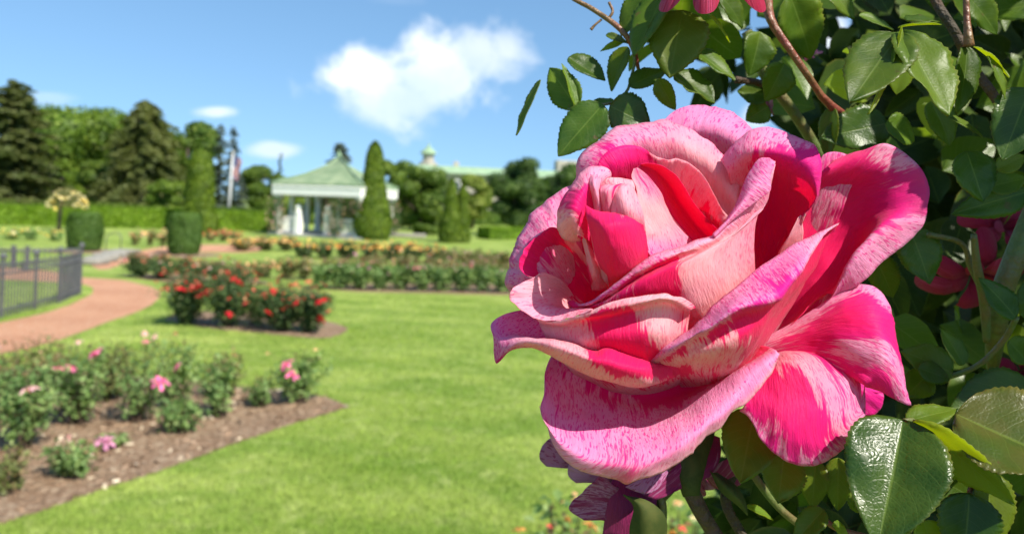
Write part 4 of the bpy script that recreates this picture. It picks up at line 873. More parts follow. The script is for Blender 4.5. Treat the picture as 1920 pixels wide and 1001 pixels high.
# climbing roses on the pavilion
for (px_, Yc, z1, r_, lb) in ((516, 34.35, 1.75, .40, 'pink climbing rose on the left corner of the pavilion'), (625, 33.15, 1.70, .45, 'dense climbing rose left of the front corner column'), (668, 32.9, 1.80, .26, 'climbing rose wrapped round the capital of the front corner column'), (736, 37.2, 1.75, .40, 'climbing rose on the right corner of the pavilion')):
    b = Gpt(px_, Yc); e = empty('climbing_rose', b); tag(e, lb, 'climbing rose', 'climbing roses on the pavilion'); n_ = 1100; z0 = .15 if px_ != 668 else 1.2
    u = nrng.random(n_); rr = r_*(.6+.4*np.sin(u*3.1))*np.sqrt(nrng.random(n_)); a = nrng.random(n_)*6.283; C = np.stack([rr*np.cos(a), rr*np.sin(a), z0+(z1-z0)*u], 1)
    V, Fc = cards(C, np.stack([np.cos(a), np.sin(a), .4+0*a], 1), .08*(.7+.6*nrng.random(n_)), jit=.7); ob('foliage', mesh('foliage', V, Fc, M['b_leaf_dark'], False), e)
    MB().tube([(0, 0, 0), (.05, .02, .8), (-.03, 0, z1)], .015, 5).build('canes', M['cane_brown'], e, True)
    for i in range(42 if px_ != 668 else 14):
        t_ = brg.random(); a = -math.pi/2+brg.uniform(-1.5, 1.5); rr = r_*(.75+.35*math.sin(t_*3.1)); add_bloom(e, b+np.array([rr*math.cos(a), rr*math.sin(a), z0+(z1-z0)*t_]), .055, brg.choice(['dusty', 'dusty', 'pale']))
# standard rose: umbrella head on a stem
b = Gpt(110, 31.0); e = empty('standard_rose', b); tag(e, 'standard rose with a cream umbrella-shaped head on a thin trunk', 'standard rose'); k = 31.0/F
zt = P(122, 352, 31)[2]; zb = P(122, 388, 31)[2]; MB().tube([(0, 0, 0), (.02, 0, .5), (.05, 0, zb+.2)], [.09, .07, .06], 7).build('trunk', M['bark'], e, True)
n_ = 2600; d = sph(n_); d[:, 2] = np.abs(d[:, 2]); cc = np.array([14*k, 0, zb]); C = cc+d*np.array([31*k, 31*k, zt-zb])*(.75+.28*nrng.random(n_))[:, None]; V, Fc = cards(C, d, .08, jit=.7); ob('foliage', mesh('foliage', V, Fc, M['b_leaf_olive'], False), e)
for i in range(95):
    a = brg.uniform(0, 6.283); q = math.acos(brg.random()); dd = np.array([math.sin(q)*math.cos(a), math.sin(q)*math.sin(a), math.cos(q)-.1]); add_bloom(e, b+cc+dd*np.array([33*k, 33*k, zt-zb]), .11, brg.choice(['cream', 'cream', 'yellow', 'cream']))
# near orange roses under the big bloom
g5 = 'orange rose bushes under the large bloom'
for (x, y, h_, w_, bl, lb) in ((.20, 2.25, .80, .52, [(1107,985,20,'orange'),(1065,972,10,'orange'),(1078,925,7,'peach'),(1030,985,9,'coral'),(1055,940,6,'peach')], 'rose bush with two orange blooms below the hanging faded rose'),
      (.62, 2.35, .78, .5, [(1262,1000,14,'orange'),(1280,990,12,'coral'),(1335,940,16,'peach'),(1300,970,8,'cream')], 'orange rose bush seen between the stems under the large bloom'),
      (1.05, 2.5, .80, .5, [(1440,975,8,'coral')], 'orange rose bush behind the lower leaves')):
    Y = y; garden_rose(0, 0, h_*F/Y, w_*F/Y, lb, 'b_leaf', bl, [('orange', 2, .024), ('peach', 3, .022), ('coral', 2, .02)], g5, .04, 900, 14, at=(x, y, 0))
# ------------------------------------------------------------------ the climbing rose bush close to the eye
bush = empty('rose_bush', (0.16, 0.42, 0.0))
tag(bush, 'large leafy rose bush filling the right side, with one huge striped pink rose in front', 'rose bush')
def child(o, parent):
    """parent with the world position kept"""
    o.parent = parent; o.location = o.location-parent.location if parent.parent is None else o.location
    return o
bloom = empty('rose_bloom', (0, 0, 0)); bloom.parent = bush; bloom.location = -bush.location
bloom['label'] = 'huge open rose with pink and crimson striped petals'
S = dict(parent=bloom)
# back, top
petal('petal', [[(1300,560,258),(1330,560,258),(1360,560,258)],
  [(1240,330,246),(1320,320,248),(1420,340,248)],
  [(1238,258,238),(1320,232,237),(1412,275,238)],
  [(1250,222,238),(1262,210,239),(1285,200,240),(1320,197,242),(1345,202,243),(1380,214,243),(1408,240,242),(1425,270,241)]], s=(.7,.4,.25,.22), mv=(.2,.6,.9,1), seed=1, **S)
# big upper left petal
petal('petal', [[(1240,560,250),(1290,560,252),(1340,560,252)],
  [(1130,400,232,.5,0),(1200,350,234,.25,0),(1300,350,237,.12,0),(1376,412,238,.2,0)],
  [(1088,335,222,.45,.7),(1122,290,221,.5,.8),(1172,258,223,.35,.7),(1240,250,226,.42,.5),(1315,290,230,.1,.1),(1362,340,232,.1,0),(1384,372,234,.1,0)],
  [(1080,345,226),(1080,325,225),(1083,302,225),(1092,286,226),(1105,275,227),(1120,266,228),(1136,250,228),(1160,236,230),(1192,234,231),(1224,226,233),(1248,224,233),(1262,229,233),(1280,236,234),(1304,246,234),(1316,258,233),(1332,266,234),(1356,290,234),(1376,312,235),(1388,350,236)]],
  s=(.6,.3,.3,.28), mv=(.0,.1,.3,.5), seed=2, **S)
# tall petal right of the centre: crimson inside, pale rolled-over top
petal('petal', [[(1370,600,250),(1400,600,250),(1430,600,250)],
  [(1385,440,246,.55,0),(1440,450,250,.75,0),(1480,480,246,.8,0),(1478,500,242,.8,0)],
  [(1372,355,234,.35,.3),(1415,350,240,.6,.3),(1470,365,238,.95,.1),(1515,390,230,.95,.2),(1480,440,232,.8,.1)],
  [(1362,318,227,.25,.5),(1395,284,222,.4,.5),(1440,280,219,.6,.6),(1490,292,217,.8,.7),(1528,330,215,.9,.7),(1530,372,217,.9,.4),(1497,415,224,.3,0)],
  [(1350,300,231),(1368,278,229),(1385,262,228),(1410,243,227),(1436,238,226),(1458,242,226),(1480,250,225),(1505,260,223),(1528,272,220,.5),(1538,292,217,.8),(1542,325,216,.85),(1538,355,217,.85),(1524,382,219,.85),(1503,404,223,.3,0),(1500,445,230,.2,0)]],
  s=(.85,.7,.5,.25,.22), mv=(0,0,.4,.9), seed=3, nu=64, nv=48, **S)
petal('petal', [[(1480,440,252),(1520,450,252),(1560,450,252)],[(1520,340,244),(1560,330,244),(1600,340,246)],
  [(1533,305,243),(1545,289,243),(1560,285,244),(1575,286,244),(1592,292,245),(1612,312,246)]], s=(.7,.45,.4), mv=(.2,.7,.9), seed=4, **S)
# great right-hand petal
petal('petal', [[(1400,640,256),(1420,640,256),(1432,640,254),(1440,640,250)],
  [(1460,470,246,.95,0),(1500,500,252,1,0),(1520,560,248,1,0),(1480,610,238,.95,0)],
  [(1500,370,244,.9,0),(1590,370,249,.95,0),(1610,470,246,1,0),(1555,550,236,.85,.2)],
  [(1548,315,240,.8,.3),(1618,305,240,.7,.4),(1672,330,241,.55,.5),(1688,385,238,.95,.6),(1650,425,233,.6,.6),(1600,480,231,.35,.8),(1562,552,233,.4,.8)],
  [(1560,302,242,.75,.4),(1592,289,241,.75,.5),(1625,279,240,.7,.5),(1660,269,240,.25,.9),(1690,282,241,.2,.9),(1712,300,240,.2,.9),(1730,320,238,.8,.8),(1743,362,236,1,.8),(1738,390,235,.95,.8),(1736,408,235,.25,1),(1715,442,235,.2,1),(1684,470,234,.2,1),(1652,494,233,.2,1),(1620,525,233,.2,1),(1590,545,235,.3,1),(1545,575,240,.4,1)]],
  brown=.12, seed=5, nu=80, nv=56, ruffle=.8, **S)
# pale petal with crimson hollow beside the bud, behind: crimson arch
petal('petal', [[(1230,560,246),(1290,560,248),(1330,540,248)],
  [(1125,370,220,1,.2),(1200,350,226,1,.1),(1290,400,236,.4,0),(1352,440,236,.8,0)],
  [(1120,325,214,1,.3),(1170,300,215,1,.4),(1215,305,219,.8,.2),(1262,330,224,.15,0),(1312,372,228,.65,0),(1358,416,230,.35,0)],
  [(1117,322,214,1,.4),(1124,300,214,1,.4),(1144,281,215,1,.5),(1176,272,216,1,.5),(1202,276,217,.95,.4),(1222,288,218,.3,.1),(1238,296,219,.1,.1),(1252,300,219,.1,.1),(1276,300,220,.1,.1),(1304,314,221,.1,.1),(1324,338,223,.15,.1),(1340,370,225,.15,0),(1352,390,227,.15,0),(1368,408,230,.2,0)]],
  seed=6, nu=64, **S)
# flame petal: pale outer half
petal('petal', [[(1188,316,206,.3,.3),(1184,330,205,.25,.2),(1192,349,204,.15,.1),(1196,379,203,.1,0),(1202,411,203,.1,0),(1211,438,203,.1,.1),(1208,449,203,.2,.6),(1214,470,203,.3,.9),(1226,492,205,.3,.9),(1240,530,214,.3,.6)],
  [(1193,315,206,.5,.5),(1200,335,206.5,.5,.5),(1214,360,206.5,.4,.4),(1222,390,207,.15,0),(1230,415,208,.15,0),(1240,440,209,.2,.2),(1246,465,210,.3,.9),(1256,500,214,.3,.9),(1262,540,222,.3,.9)],
  [(1197,314,207,.4,.3),(1214,328,209,.5,.5),(1233,352,212,.5,.5),(1249,385,216,.2,.1),(1266,412,219,.15,.1),(1285,434,222,.3,.4),(1298,452,224,.4,.6),(1310,520,232,.4,.5),(1300,560,240,.4,.5)]],
  seed=7, nu=56, nv=30, swap=True, ruffle=0, **S)
# crimson inner half of the flame petal
petal('petal', [[(1194,313,207.2),(1212,326,210),(1232,350,213),(1248,384,217),(1265,411,220),(1284,433,223),(1297,451,225),(1312,520,233)],
  [(1202,310,210),(1226,320,214),(1250,345,219),(1275,385,225),(1300,418,229),(1325,450,232),(1340,500,240)],
  [(1200,309,207),(1218,307,207.5),(1240,310,208.5),(1264,326,210),(1288,360,213),(1306,386,216),(1322,408,219),(1348,432,225),(1370,480,236)]],
  s=(.85,1.,.95), mv=0.02, seed=8, nu=56, nv=30, swap=True, ruffle=0, **S)
# outer left petals
petal('petal', [[(1200,600,250),(1200,590,250),(1200,580,250)],
  [(1110,520,228,.4,.3),(1085,560,226,.4,.3),(1080,590,228,.5,.3)],
  [(1085,390,221,.35,.7),(1045,412,217,.3,.6),(1010,450,214,.5,.6),(985,500,213,.4,.8),(972,545,215,.4,1)],
  [(1080,342,228),(1066,350,227),(1040,366,226),(1022,378,225),(1012,386,225),(1002,394,224),(992,404,224),(989,418,223),(974,438,222),(964,466,221),(956,485,220),(952,502,220),(946,530,219),(954,548,220)]],
  s=(.6,.4,.35,.38), mv=(.2,.5,.8,1), brown=.15, seed=9, ruffle=.8, **S)
petal('petal', [[(1170,600,244),(1165,600,244),(1160,600,244)],
  [(1135,545,226,.75,0),(1105,560,226,.95,0),(1080,580,222,.3,0)],
  [(1096,478,217,.3,0),(1066,480,219,.55,0),(1035,510,217,1,0),(1022,535,213,.7,0)],
  [(1078,450,213,.2,0),(1050,430,210,.6,0),(1036,426,209,1,.1),(1012,440,208,1,.2),(990,460,207,1,.2),(977,480,206,1,.3),(975,500,206,1,.3),(984,513,206,.9,.3),(1000,520,206,.25,.2),(1012,512,206,.1,0)]],
  seed=10, nu=60, **S)
# lower left petal, inner face rolled out
petal('petal', [[(1100,600,230,.6,0),(1090,590,230,.5,0),(1085,580,230,.4,0)],
  [(1045,520,213,.1,0),(1052,552,216,.1,0),(1062,578,217,.1,.1),(1110,578,208,.1,.1)],
  [(1025,512,209,.08,.1),(1000,535,205,.12,.2),(1000,562,204,.25,.3),(1040,580,204,.5,.3),(1105,578,201,.3,.3)],
  [(1018,509,208),(1008,516,206),(996,522,205),(982,528,204),(970,535,203),(960,541,202),(955,552,201.5),(958,565,201),(968,574,200),(978,580,199.5),(990,589,199),(1003,596,198.5),(1020,600,198),(1041,600,197),(1073,595,194),(1112,581,191)]],
  s=.22, mv=.35, seed=11, nu=60, ruffle=.5, **S)
# centre: bud
petal('petal', [[(1150,560,232),(1140,560,232),(1130,560,232)],
  [(1128,350,203,.5,.2),(1102,400,199,1,.1),(1108,455,203,1,.1)],  # stripe at full paints the crevice's deep red shade
  [(1138,334,203,.3,.5),(1112,335,199.5,.3,.5),(1084,372,196,.9,.4),(1072,405,196,.35,.3),(1082,440,199,.1,.1)],
  [(1146,334,205),(1145,322,204.5),(1138,315,204),(1121,312,204),(1099,316,203.5),(1075,341,203),(1056,368,202.5,.9),(1044,405,203,.3,.1),(1047,432,203.5,.06,0),(1055,446,204,.06,0),(1068,453,204.5,.06,0),(1078,453,205,.06,0),(1089,450,206,.06,0)]],
  s=.25, mv=.5, seed=12, nu=60, ruffle=.3, **S)
petal('petal', [[(1142,560,225),(1150,560,225),(1170,560,225),(1200,560,225)],
  [(1124,500,201.5),(1145,510,197),(1180,510,198),(1222,500,208)],
  [(1106,440,194),(1140,455,187),(1180,450,190),(1214,455,202)],
  [(1098,402,194),(1126,412,188),(1160,412,188),(1208,425,200)],
  [(1097,384,196),(1112,391,194),(1129,395,192.5),(1148,397,192),(1175,406,193),(1206,422,199)]],
  s=(1,1,.95,.85,.75), mv=(.0,.0,.05,.15), seed=13, ruffle=.1, **S)
petal('petal', [[(1128,520,206),(1134,528,206),(1142,538,208)],
  [(1112,462,202),(1124,480,199),(1136,500,200)],
  [(1101,400,199),(1112,420,196),(1125,450,196)],[(1098,385,199),(1108,400,196),(1118,425,195)]], s=.1, mv=.2, seed=14, nv=24, nu=20, ruffle=0, **S)
petal('petal', [[(1138,540,212),(1122,545,212),(1110,545,212)],
  [(1128,505,206,.8,0),(1116,510,203,.2,0),(1106,520,206,.9,0)],
  [(1112,470,205,.5,0),(1104,470,202,.1,0),(1097,474,205,.1,0)],
  [(1103,446,206,.1,0),(1097,442,203,.05,0),(1091,450,206,.05,0)]], s=.2, mv=.1, seed=15, nv=26, nu=22, ruffle=0, **S)
# inner curls of the bud
petal('petal', [[(1150,470,206),(1180,470,206),(1210,470,206)],
  [(1146,395,198),(1170,385,195),(1206,400,199)],
  [(1146,372,199),(1166,356,197),(1198,372,200)],
  [(1149,364,200),(1158,355,199),(1172,345,199),(1184,347,200),(1194,360,202)]], s=.22, mv=.25, seed=16, nv=26, nu=30, ruffle=.1, **S)
petal('petal', [[(1130,450,206),(1145,450,206),(1160,450,206)],
  [(1128,392,199.5),(1140,388,197.5),(1150,385,198.5)],
  [(1126,354,198.5),(1140,352,197),(1160,350,199)],
  [(1126,350,200),(1140,347,199.5),(1158,346,200),(1172,343,201)]], s=.45, mv=.35, seed=17, nv=26, nu=30, ruffle=.1, **S)
petal('petal', [[(1118,440,206),(1124,440,206),(1134,440,206)],
  [(1112,378,200),(1122,382,197.5),(1128,380,200)],
  [(1106,336,198.5),(1116,344,196.5),(1126,345,199)],
  [(1107,329,200),(1112,327,199),(1120,332,198.5),(1128,337,200)]], s=.2, mv=.55, seed=18, nv=26, nu=26, ruffle=.1, **S)
petal('petal', [[(1150,440,210),(1180,440,210),(1200,440,210)],
  [(1130,356,203),(1160,352,202),(1190,354,204)],
  [(1126,342,203),(1138,334,203),(1155,333,203.5),(1172,335,204),(1190,339,205)]], s=.3, mv=.15, seed=19, nv=24, nu=30, ruffle=.1, **S)
petal('petal', [[(1106,440,206),(1120,440,206)],[(1100,392,203),(1118,388,201)],[(1108,365,203),(1120,366,202)]], s=1, mv=0, seed=20, nv=16, nu=16, ruffle=0, **S)
# big front petal of the centre
petal('petal', [[(1150,680,236),(1240,700,234),(1330,690,236),(1400,650,238)],
  [(1112,600,214,1,0),(1190,600,206,.9,0),(1262,595,206,.7,0),(1310,600,206,.12,0),(1360,585,210,.08,0),(1414,535,217,.5,.1)],
  [(1088,580,205,1,0),(1140,562,198,.6,.3),(1200,530,193,.75,.1),(1262,500,193,.85,0),(1300,485,195,.15,0),(1350,465,200,.2,.1),(1400,430,208,.35,.3),(1415,425,211,.4,.3)],
  [(1082,582,206,1,0),(1120,570,203,.8,.1),(1156,548,199,.7,.1),(1196,518,197,.75,.1),(1254,489,196,.85,0),(1302,472,198,.15,0),(1343,453,202,.15,.1),(1382,424,206,.25,.4),(1408,400,208,.3,.4),(1434,372,208,.3,.6),(1444,347,208,.2,.5),(1454,306,208,.2,.5)],
  [(1074,578,204,.9,0),(1112,566,200,.4,.8),(1150,541,196,.5,.9),(1190,512,194,.4,.7),(1250,483,193.5,.6,.4),(1300,465,196,.3,.2),(1340,444,200,.2,.6),(1376,412,204,.25,.7),(1405,388,206,.3,.7),(1432,366,207,.3,.6),(1443,345,207,.2,.5),(1454,304,207,.2,.5)],
  [(1064,568,206,.95,0),(1072,563,206,.9,0),(1085,569,205,.3,.5),(1105,567,203,.4,.8),(1120,558,200,.4,.9),(1152,533,197.5,.4,.9),(1180,508,196.5,.3,.9),(1221,481,196.5,.2,.9),(1262,466,198,.2,.6),(1304,451,200,.2,.6),(1338,440,203,.2,.7),(1350,428,204.5,.25,.8),(1373,395,207.5,.3,.8),(1393,352,210,.3,.8),(1408,322,211,.3,.7),(1427,298,211.5,.2,.7),(1442,298,210.5,.2,.6),(1454,303,209,.1,.5)]],
  seed=21, nu=90, nv=56, ruffle=.25, **S)
# lower petals of the cup, outer faces towards us
petal('petal', [[(1120,740,236),(1180,750,234),(1240,740,234),(1300,710,236)],
  [(1050,672,216,.25,0),(1110,690,208,.6,0),(1180,700,205,.9,0),(1250,700,207,.9,0),(1310,690,214,.6,0)],
  [(1024,630,206,.12,.1),(1080,640,198,.3,0),(1160,632,193,.85,0),(1240,630,194,.45,0),(1290,640,201,.5,0)],
  [(1012,606,204,.15,.3),(1060,609,200,.2,.2),(1110,597,196,.75,.05),(1190,579,193,.5,0),(1254,569,193.5,.15,0),(1294,588,199,.6,0)],
  [(1010,602,201,.15,.5),(1060,605,196,.2,.4),(1110,592,191.5,.7,.1),(1190,572,189,.4,0),(1255,562,190,.1,0),(1295,580,195,.6,0)],
  [(1005,597,201),(1020,601,199.5),(1041,601,197.5),(1073,596,194),(1110,581,191.5),(1138,569,190.5),(1170,560,190),(1202,555,190),(1230,551,190.5),(1252,550,191),(1262,555,191.5),(1280,558,193),(1294,566,195.5,.5),(1306,577,199,.8)]],
  s=.1, mv=.1, seed=22, nu=80, nv=48, ruffle=.2, **S)
# pointed front-right petal with a broad lit lip
petal('petal', [[(1290,740,236),(1340,730,236),(1400,700,238),(1440,650,242)],
  [(1240,690,211,.7,0),(1310,692,206,.5,0),(1375,684,208,.5,0),(1420,652,216,.7,0),(1452,600,228,.9,0),(1500,545,240,.95,0)],
  [(1226,684,204,.5,0),(1300,668,194,.35,0),(1370,640,190,.5,0),(1425,608,196,.85,0),(1455,575,206,.8,0),(1495,535,216,.8,0),(1560,430,226,.8,0)],
  [(1224,684,203,.6,.1),(1252,668,197,.55,.1),(1302,639,193,.5,.1),(1342,620,191,.6,.1),(1382,592,191,.8,.1),(1432,577,194,.85,.1),(1458,566,198,.8,.1),(1484,533,206,.8,.1),(1506,502,212,.8,.1),(1522,470,218,.8,.1),(1543,440,223,.8,.1),(1572,421,224,.8,.1)],
  [(1219,679,200,.2,.6),(1250,660,192,.25,.8),(1300,631,187,.3,.8),(1340,611,185,.3,.9),(1380,583,184.5,.5,.9),(1432,570,187,.6,.9),(1462,560,191,.7,.8),(1488,527,196,.7,.9),(1510,497,202,.4,.8),(1526,466,210,.2,.6),(1546,437,217,.2,.6),(1572,420,221,.15,.5)],
  [(1215,676,200.5,.15,.7),(1250,648,198,.2,.8),(1290,618,197,.3,.9),(1312,598,197,.4,.9),(1330,580,197,.4,.9),(1357,555,198.5,.3,.8),(1392,527,201,.3,.8),(1413,510,203,.4,.9),(1459,478,208,.3,.9),(1475,466,210,.3,.9),(1520,444,216,.2,.7),(1555,427,221,.2,.6),(1574,418,223,.15,.5)]],
  seed=23, nu=90, nv=52, ruffle=.25, **S)
# thin rolled petal reaching out to the left
petal('petal', [[(1180,640,236,.8,.5),(1120,640,234,.5,.9),(1080,610,232,.4,1),(1060,600,232,.4,1)],
  [(1290,690,218,.6,.1),(1180,668,214,.6,.1),(1080,650,214,.5,.7),(1010,598,219,.4,1),(972,584,217,.35,1)],
  [(1271,684,210,.8,0),(1202,676,203,.8,0),(1119,659,202,.8,.1),(1032,640,208,.5,.8),(975,625,212,.35,1),(944,590,212,.3,1)],
  [(1271,686,209,.8,0),(1202,675,196,.9,0),(1165,663,194,.9,0),(1142,654,193.5,.9,0),(1131,655,193.5,.9,0),(1122,660,193.5,.9,0),(1073,647,195,.3,0),(1032,637,198,.2,.1),(972,633,203,.15,.5),(949,632,206,.3,.9),(932,618,208,.4,1),(920,607,210,.4,1)],
  [(1260,694,206,.9,0),(1202,690,191,1,0),(1150,682,188,1,0),(1087,664,190,.35,0),(1032,645,194,.2,.1),(975,638,200,.2,.3),(944,646,204,.35,.8),(924,632,207,.4,1)],
  [(1262,700,207,.8,0),(1211,717,194,.4,.1),(1175,720,193.5,.3,.2),(1138,710,193,.25,.1),(1087,691,194.5,.25,.1),(1032,663,197.5,.2,.2),(986,649,201,.3,.5),(966,650,202.5,.5,.9),(950,658,204,.6,1),(938,673,206,.7,1),(932,681,207,.7,1),(926,655,208,.6,1)],
  [(1270,704,222,.8,.1),(1211,722,214,.6,.1),(1150,710,212,.6,.2),(1087,690,212,.5,.2),(1032,660,212,.5,.3),(990,648,212,.5,.5),(960,650,209,.6,.9),(940,668,208,.7,1),(930,665,209,.7,1)]],
  seed=24, nu=90, nv=60, ruffle=.2, **S)
# broad bottom petal with a deep hollow
petal('petal', [[(1230,690,248),(1280,690,250),(1330,680,250)],
  [(1034,667,226,.4,1),(1090,690,226,.5,.8),(1180,715,230,.7,.3),(1290,700,232,1,.1),(1400,670,228,1,.1),(1440,650,222,.9,.1)],
  [(1022,700,216,.4,1),(1080,725,221,.45,.6),(1180,745,227,.6,.2),(1280,735,228,.95,.1),(1370,695,225,.95,.1),(1448,652,218,.5,.4)],
  [(1020,738,209,.4,1),(1060,752,212,.5,.6),(1110,766,215,.38,.8),(1170,778,216,.45,.7),(1225,780,216,.45,.6),(1294,755,215,.35,.7),(1340,726,214,.2,.9),(1395,690,213,.15,.9),(1455,656,214,.1,.9)],
  [(1013,766,204,.35,.9),(1055,790,203,.4,.8),(1110,806,203,.30,.9),(1170,815,203,.36,.9),(1230,808,203,.28,.9),(1300,782,204,.25,.8),(1350,748,206,.15,.9),(1410,704,209,.1,.9),(1460,662,213,.1,.9)],
  [(1020,790,199,.3,.9),(1050,830,196,.25,.9),(1100,860,194,.32,.9),(1165,872,193,.55,.7),(1220,868,194,.34,.8),(1280,832,197,.2,.9),(1335,790,201,.12,1),(1400,738,207,.1,1),(1462,663,213,.1,1)],
  [(1011,760,203),(1016,778,201),(1025,798,199),(1030,815,198),(1039,835,197),(1050,852,196.5),(1064,867,196),(1078,877,195.5),(1096,885,195.5),(1118,890,195),(1138,897,195),(1156,899,195,.6,.7),(1175,908,195,.8,.6),(1190,902,195.5,.5),(1202,897,196),(1225,892,196.5),(1248,883,197.5),(1270,868,198.5),(1285,858,199),(1317,825,202),(1350,805,204),(1377,770,206),(1400,757,207),(1420,735,208.5),(1435,715,210),(1452,690,212),(1463,662,214)]],
  s=.25, mv=1, brown=.55, seed=25, nu=110, nv=64, ruffle=.6, **S)
# lower right petals
petal('petal', [[(1400,650,240),(1410,660,240),(1420,670,240)],
  [(1500,598,238,.3,.6),(1520,625,231,.8,.1),(1520,668,229,.6,.2)],
  [(1560,556,236,.3,.8),(1600,600,224,1,.1),(1608,650,220,.35,.7),(1585,700,224,.9,.3)],
  [(1590,540,236,.3,.8),(1632,560,229,.6,.5),(1652,610,221,1,.4),(1664,660,217,.35,.8),(1660,715,216,.85,.5),(1622,722,220,.9,.4)],
  [(1592,534,238,.3,.9),(1615,533,236,.25,1),(1640,538,234,.2,1),(1656,550,232,.2,1),(1665,565,230,.25,1),(1676,600,227,.9,.6),(1681,630,225,.95,.6),(1688,665,223,.9,.6),(1696,705,220,.5,.9),(1702,735,219,.4,1),(1706,760,218.5,.4,1),(1695,757,218,.4,.9),(1676,748,218,.6,.7),(1650,732,219,.8,.5),(1620,722,223,.9,.4)]],
  s=.5, seed=26, nu=80, nv=50, ruffle=.4, **S)
petal('petal', [[(1460,650,240,.5,.3),(1455,655,240,.5,.3),(1450,660,240,.5,.3)],
  [(1560,672,229,.85,.3),(1500,672,222,.45,.2),(1420,700,224,.9,.1)],
  [(1612,715,225,.7,.6),(1560,755,214,.35,.6),(1490,745,214,1,.2),(1400,738,219,.85,.3)],
  [(1616,745,224,.5,.8),(1598,800,216,.35,.7),(1545,835,211,.6,.5),(1475,815,210,.75,.4),(1395,762,218,.5,.6)],
  [(1622,722,229,.4,.9),(1623,750,226,.35,1),(1620,780,222,.35,1),(1610,802,219,.35,1),(1600,820,217,.35,1),(1585,838,215,.35,1),(1570,852,213.5,.4,1),(1553,862,213,.4,1),(1535,869,212.5,.4,1),(1500,872,212,.5,.9),(1480,866,212,.55,.8),(1460,855,212,.6,.8),(1440,838,212.5,.5,.8),(1425,822,213,.4,.9),(1412,795,215,.4,.9),(1400,778,217,.4,.9),(1388,770,219,.4,.9)]],
  s=.5, seed=27, nu=80, nv=50, ruffle=.4, **S)
petal('petal', [[(1560,680,250),(1580,680,250),(1600,680,250)],[(1580,740,246),(1620,740,244),(1660,730,246)],
  [(1600,775,246),(1625,780,245),(1645,775,245),(1656,755,245),(1654,730,246),(1640,715,247)]], s=.7, mv=.9, seed=28, nu=30, nv=24, **S)
petal('petal', [[(1150,600,240),(1180,600,240)],[(1080,500,226),(1150,520,226)],[(1078,440,222),(1110,420,216),(1150,430,220)]], s=1, mv=0, seed=29, nu=24, nv=20, ruffle=0, **S)
petal('petal', [[(1440,680,258),(1500,680,258)],[(1450,600,256),(1545,610,254)],[(1450,520,256),(1560,520,254),(1588,548,248)]], s=(.9,.8,.5), mv=(0,.1,.7), seed=30, nu=28, nv=20, ruffle=0, **S)
petal('petal', [[(1290,640,250),(1400,640,250)],[(1290,590,232),(1400,590,232)],[(1290,540,228),(1400,530,228)]], s=.9, mv=0, seed=31, nu=20, nv=16, ruffle=0, **S)
petal('petal', [[(1455,530,242),(1490,530,242)],[(1458,478,226),(1503,450,231)],[(1478,444,221),(1505,425,227)],[(1497,407,220.5),(1503,404,222)]], s=.12, mv=.15, seed=32, nu=20, nv=24, ruffle=.1, **S)
petal('petal', [[(1340,447,200.5),(1372,415,202),(1404,389,203.5),(1432,368,204),(1443,360,204),(1445,330,205),(1454,304,206.5)],
  [(1338,443,199.5),(1374,404,201),(1402,366,203),(1425,335,204.5),(1441,316,205.5),(1448,300,207)],
  [(1337,440,202),(1350,427,203.5),(1373,393,206),(1393,350,208.5),(1408,320,209.5),(1427,296,210),(1442,296,210)]], s=.32, mv=.85, seed=33, nu=50, nv=20, ruffle=.1, **S)
petal('petal', [[(1128,470,206),(1150,470,206)],[(1136,400,200.5),(1150,392,199.5)],[(1130,368,199.5),(1144,362,198.5),(1158,356,199.5)],[(1131,352,199),(1140,350,198.5),(1149,352,199.5)]], s=.85, mv=.3, seed=34, nu=20, nv=20, ruffle=.1, **S)
# receptacle, sepals and stem
cb = MB().tube([P(1330,700,.262), P(1312,790,.250), P(1298,870,.240), P(1292,900,.236), P(1296,930,.234)], [.004, .0055, .005, .0038, .0026], 14)
o = cb.build('calyx', M['calyx'], bloom, True)
def tube_part(name, pts, rad, mat, parent=bloom, n=10):
    pp = cr_sample(np.array([list(P(a, b, d/1000)) for a, b, d in pts]), 24)
    rr = np.interp(np.linspace(0, 1, 24), np.linspace(0, 1, len(rad)), rad) if not np.isscalar(rad) else rad
    return MB().tube(pp, rr, n).build(name, mat, parent, True)
tube_part('stem', [(1293,915,235),(1315,960,236),(1345,1010,238),(1390,1100,242)], (.0028,.0024,.0026,.003), M['cane_brown'])

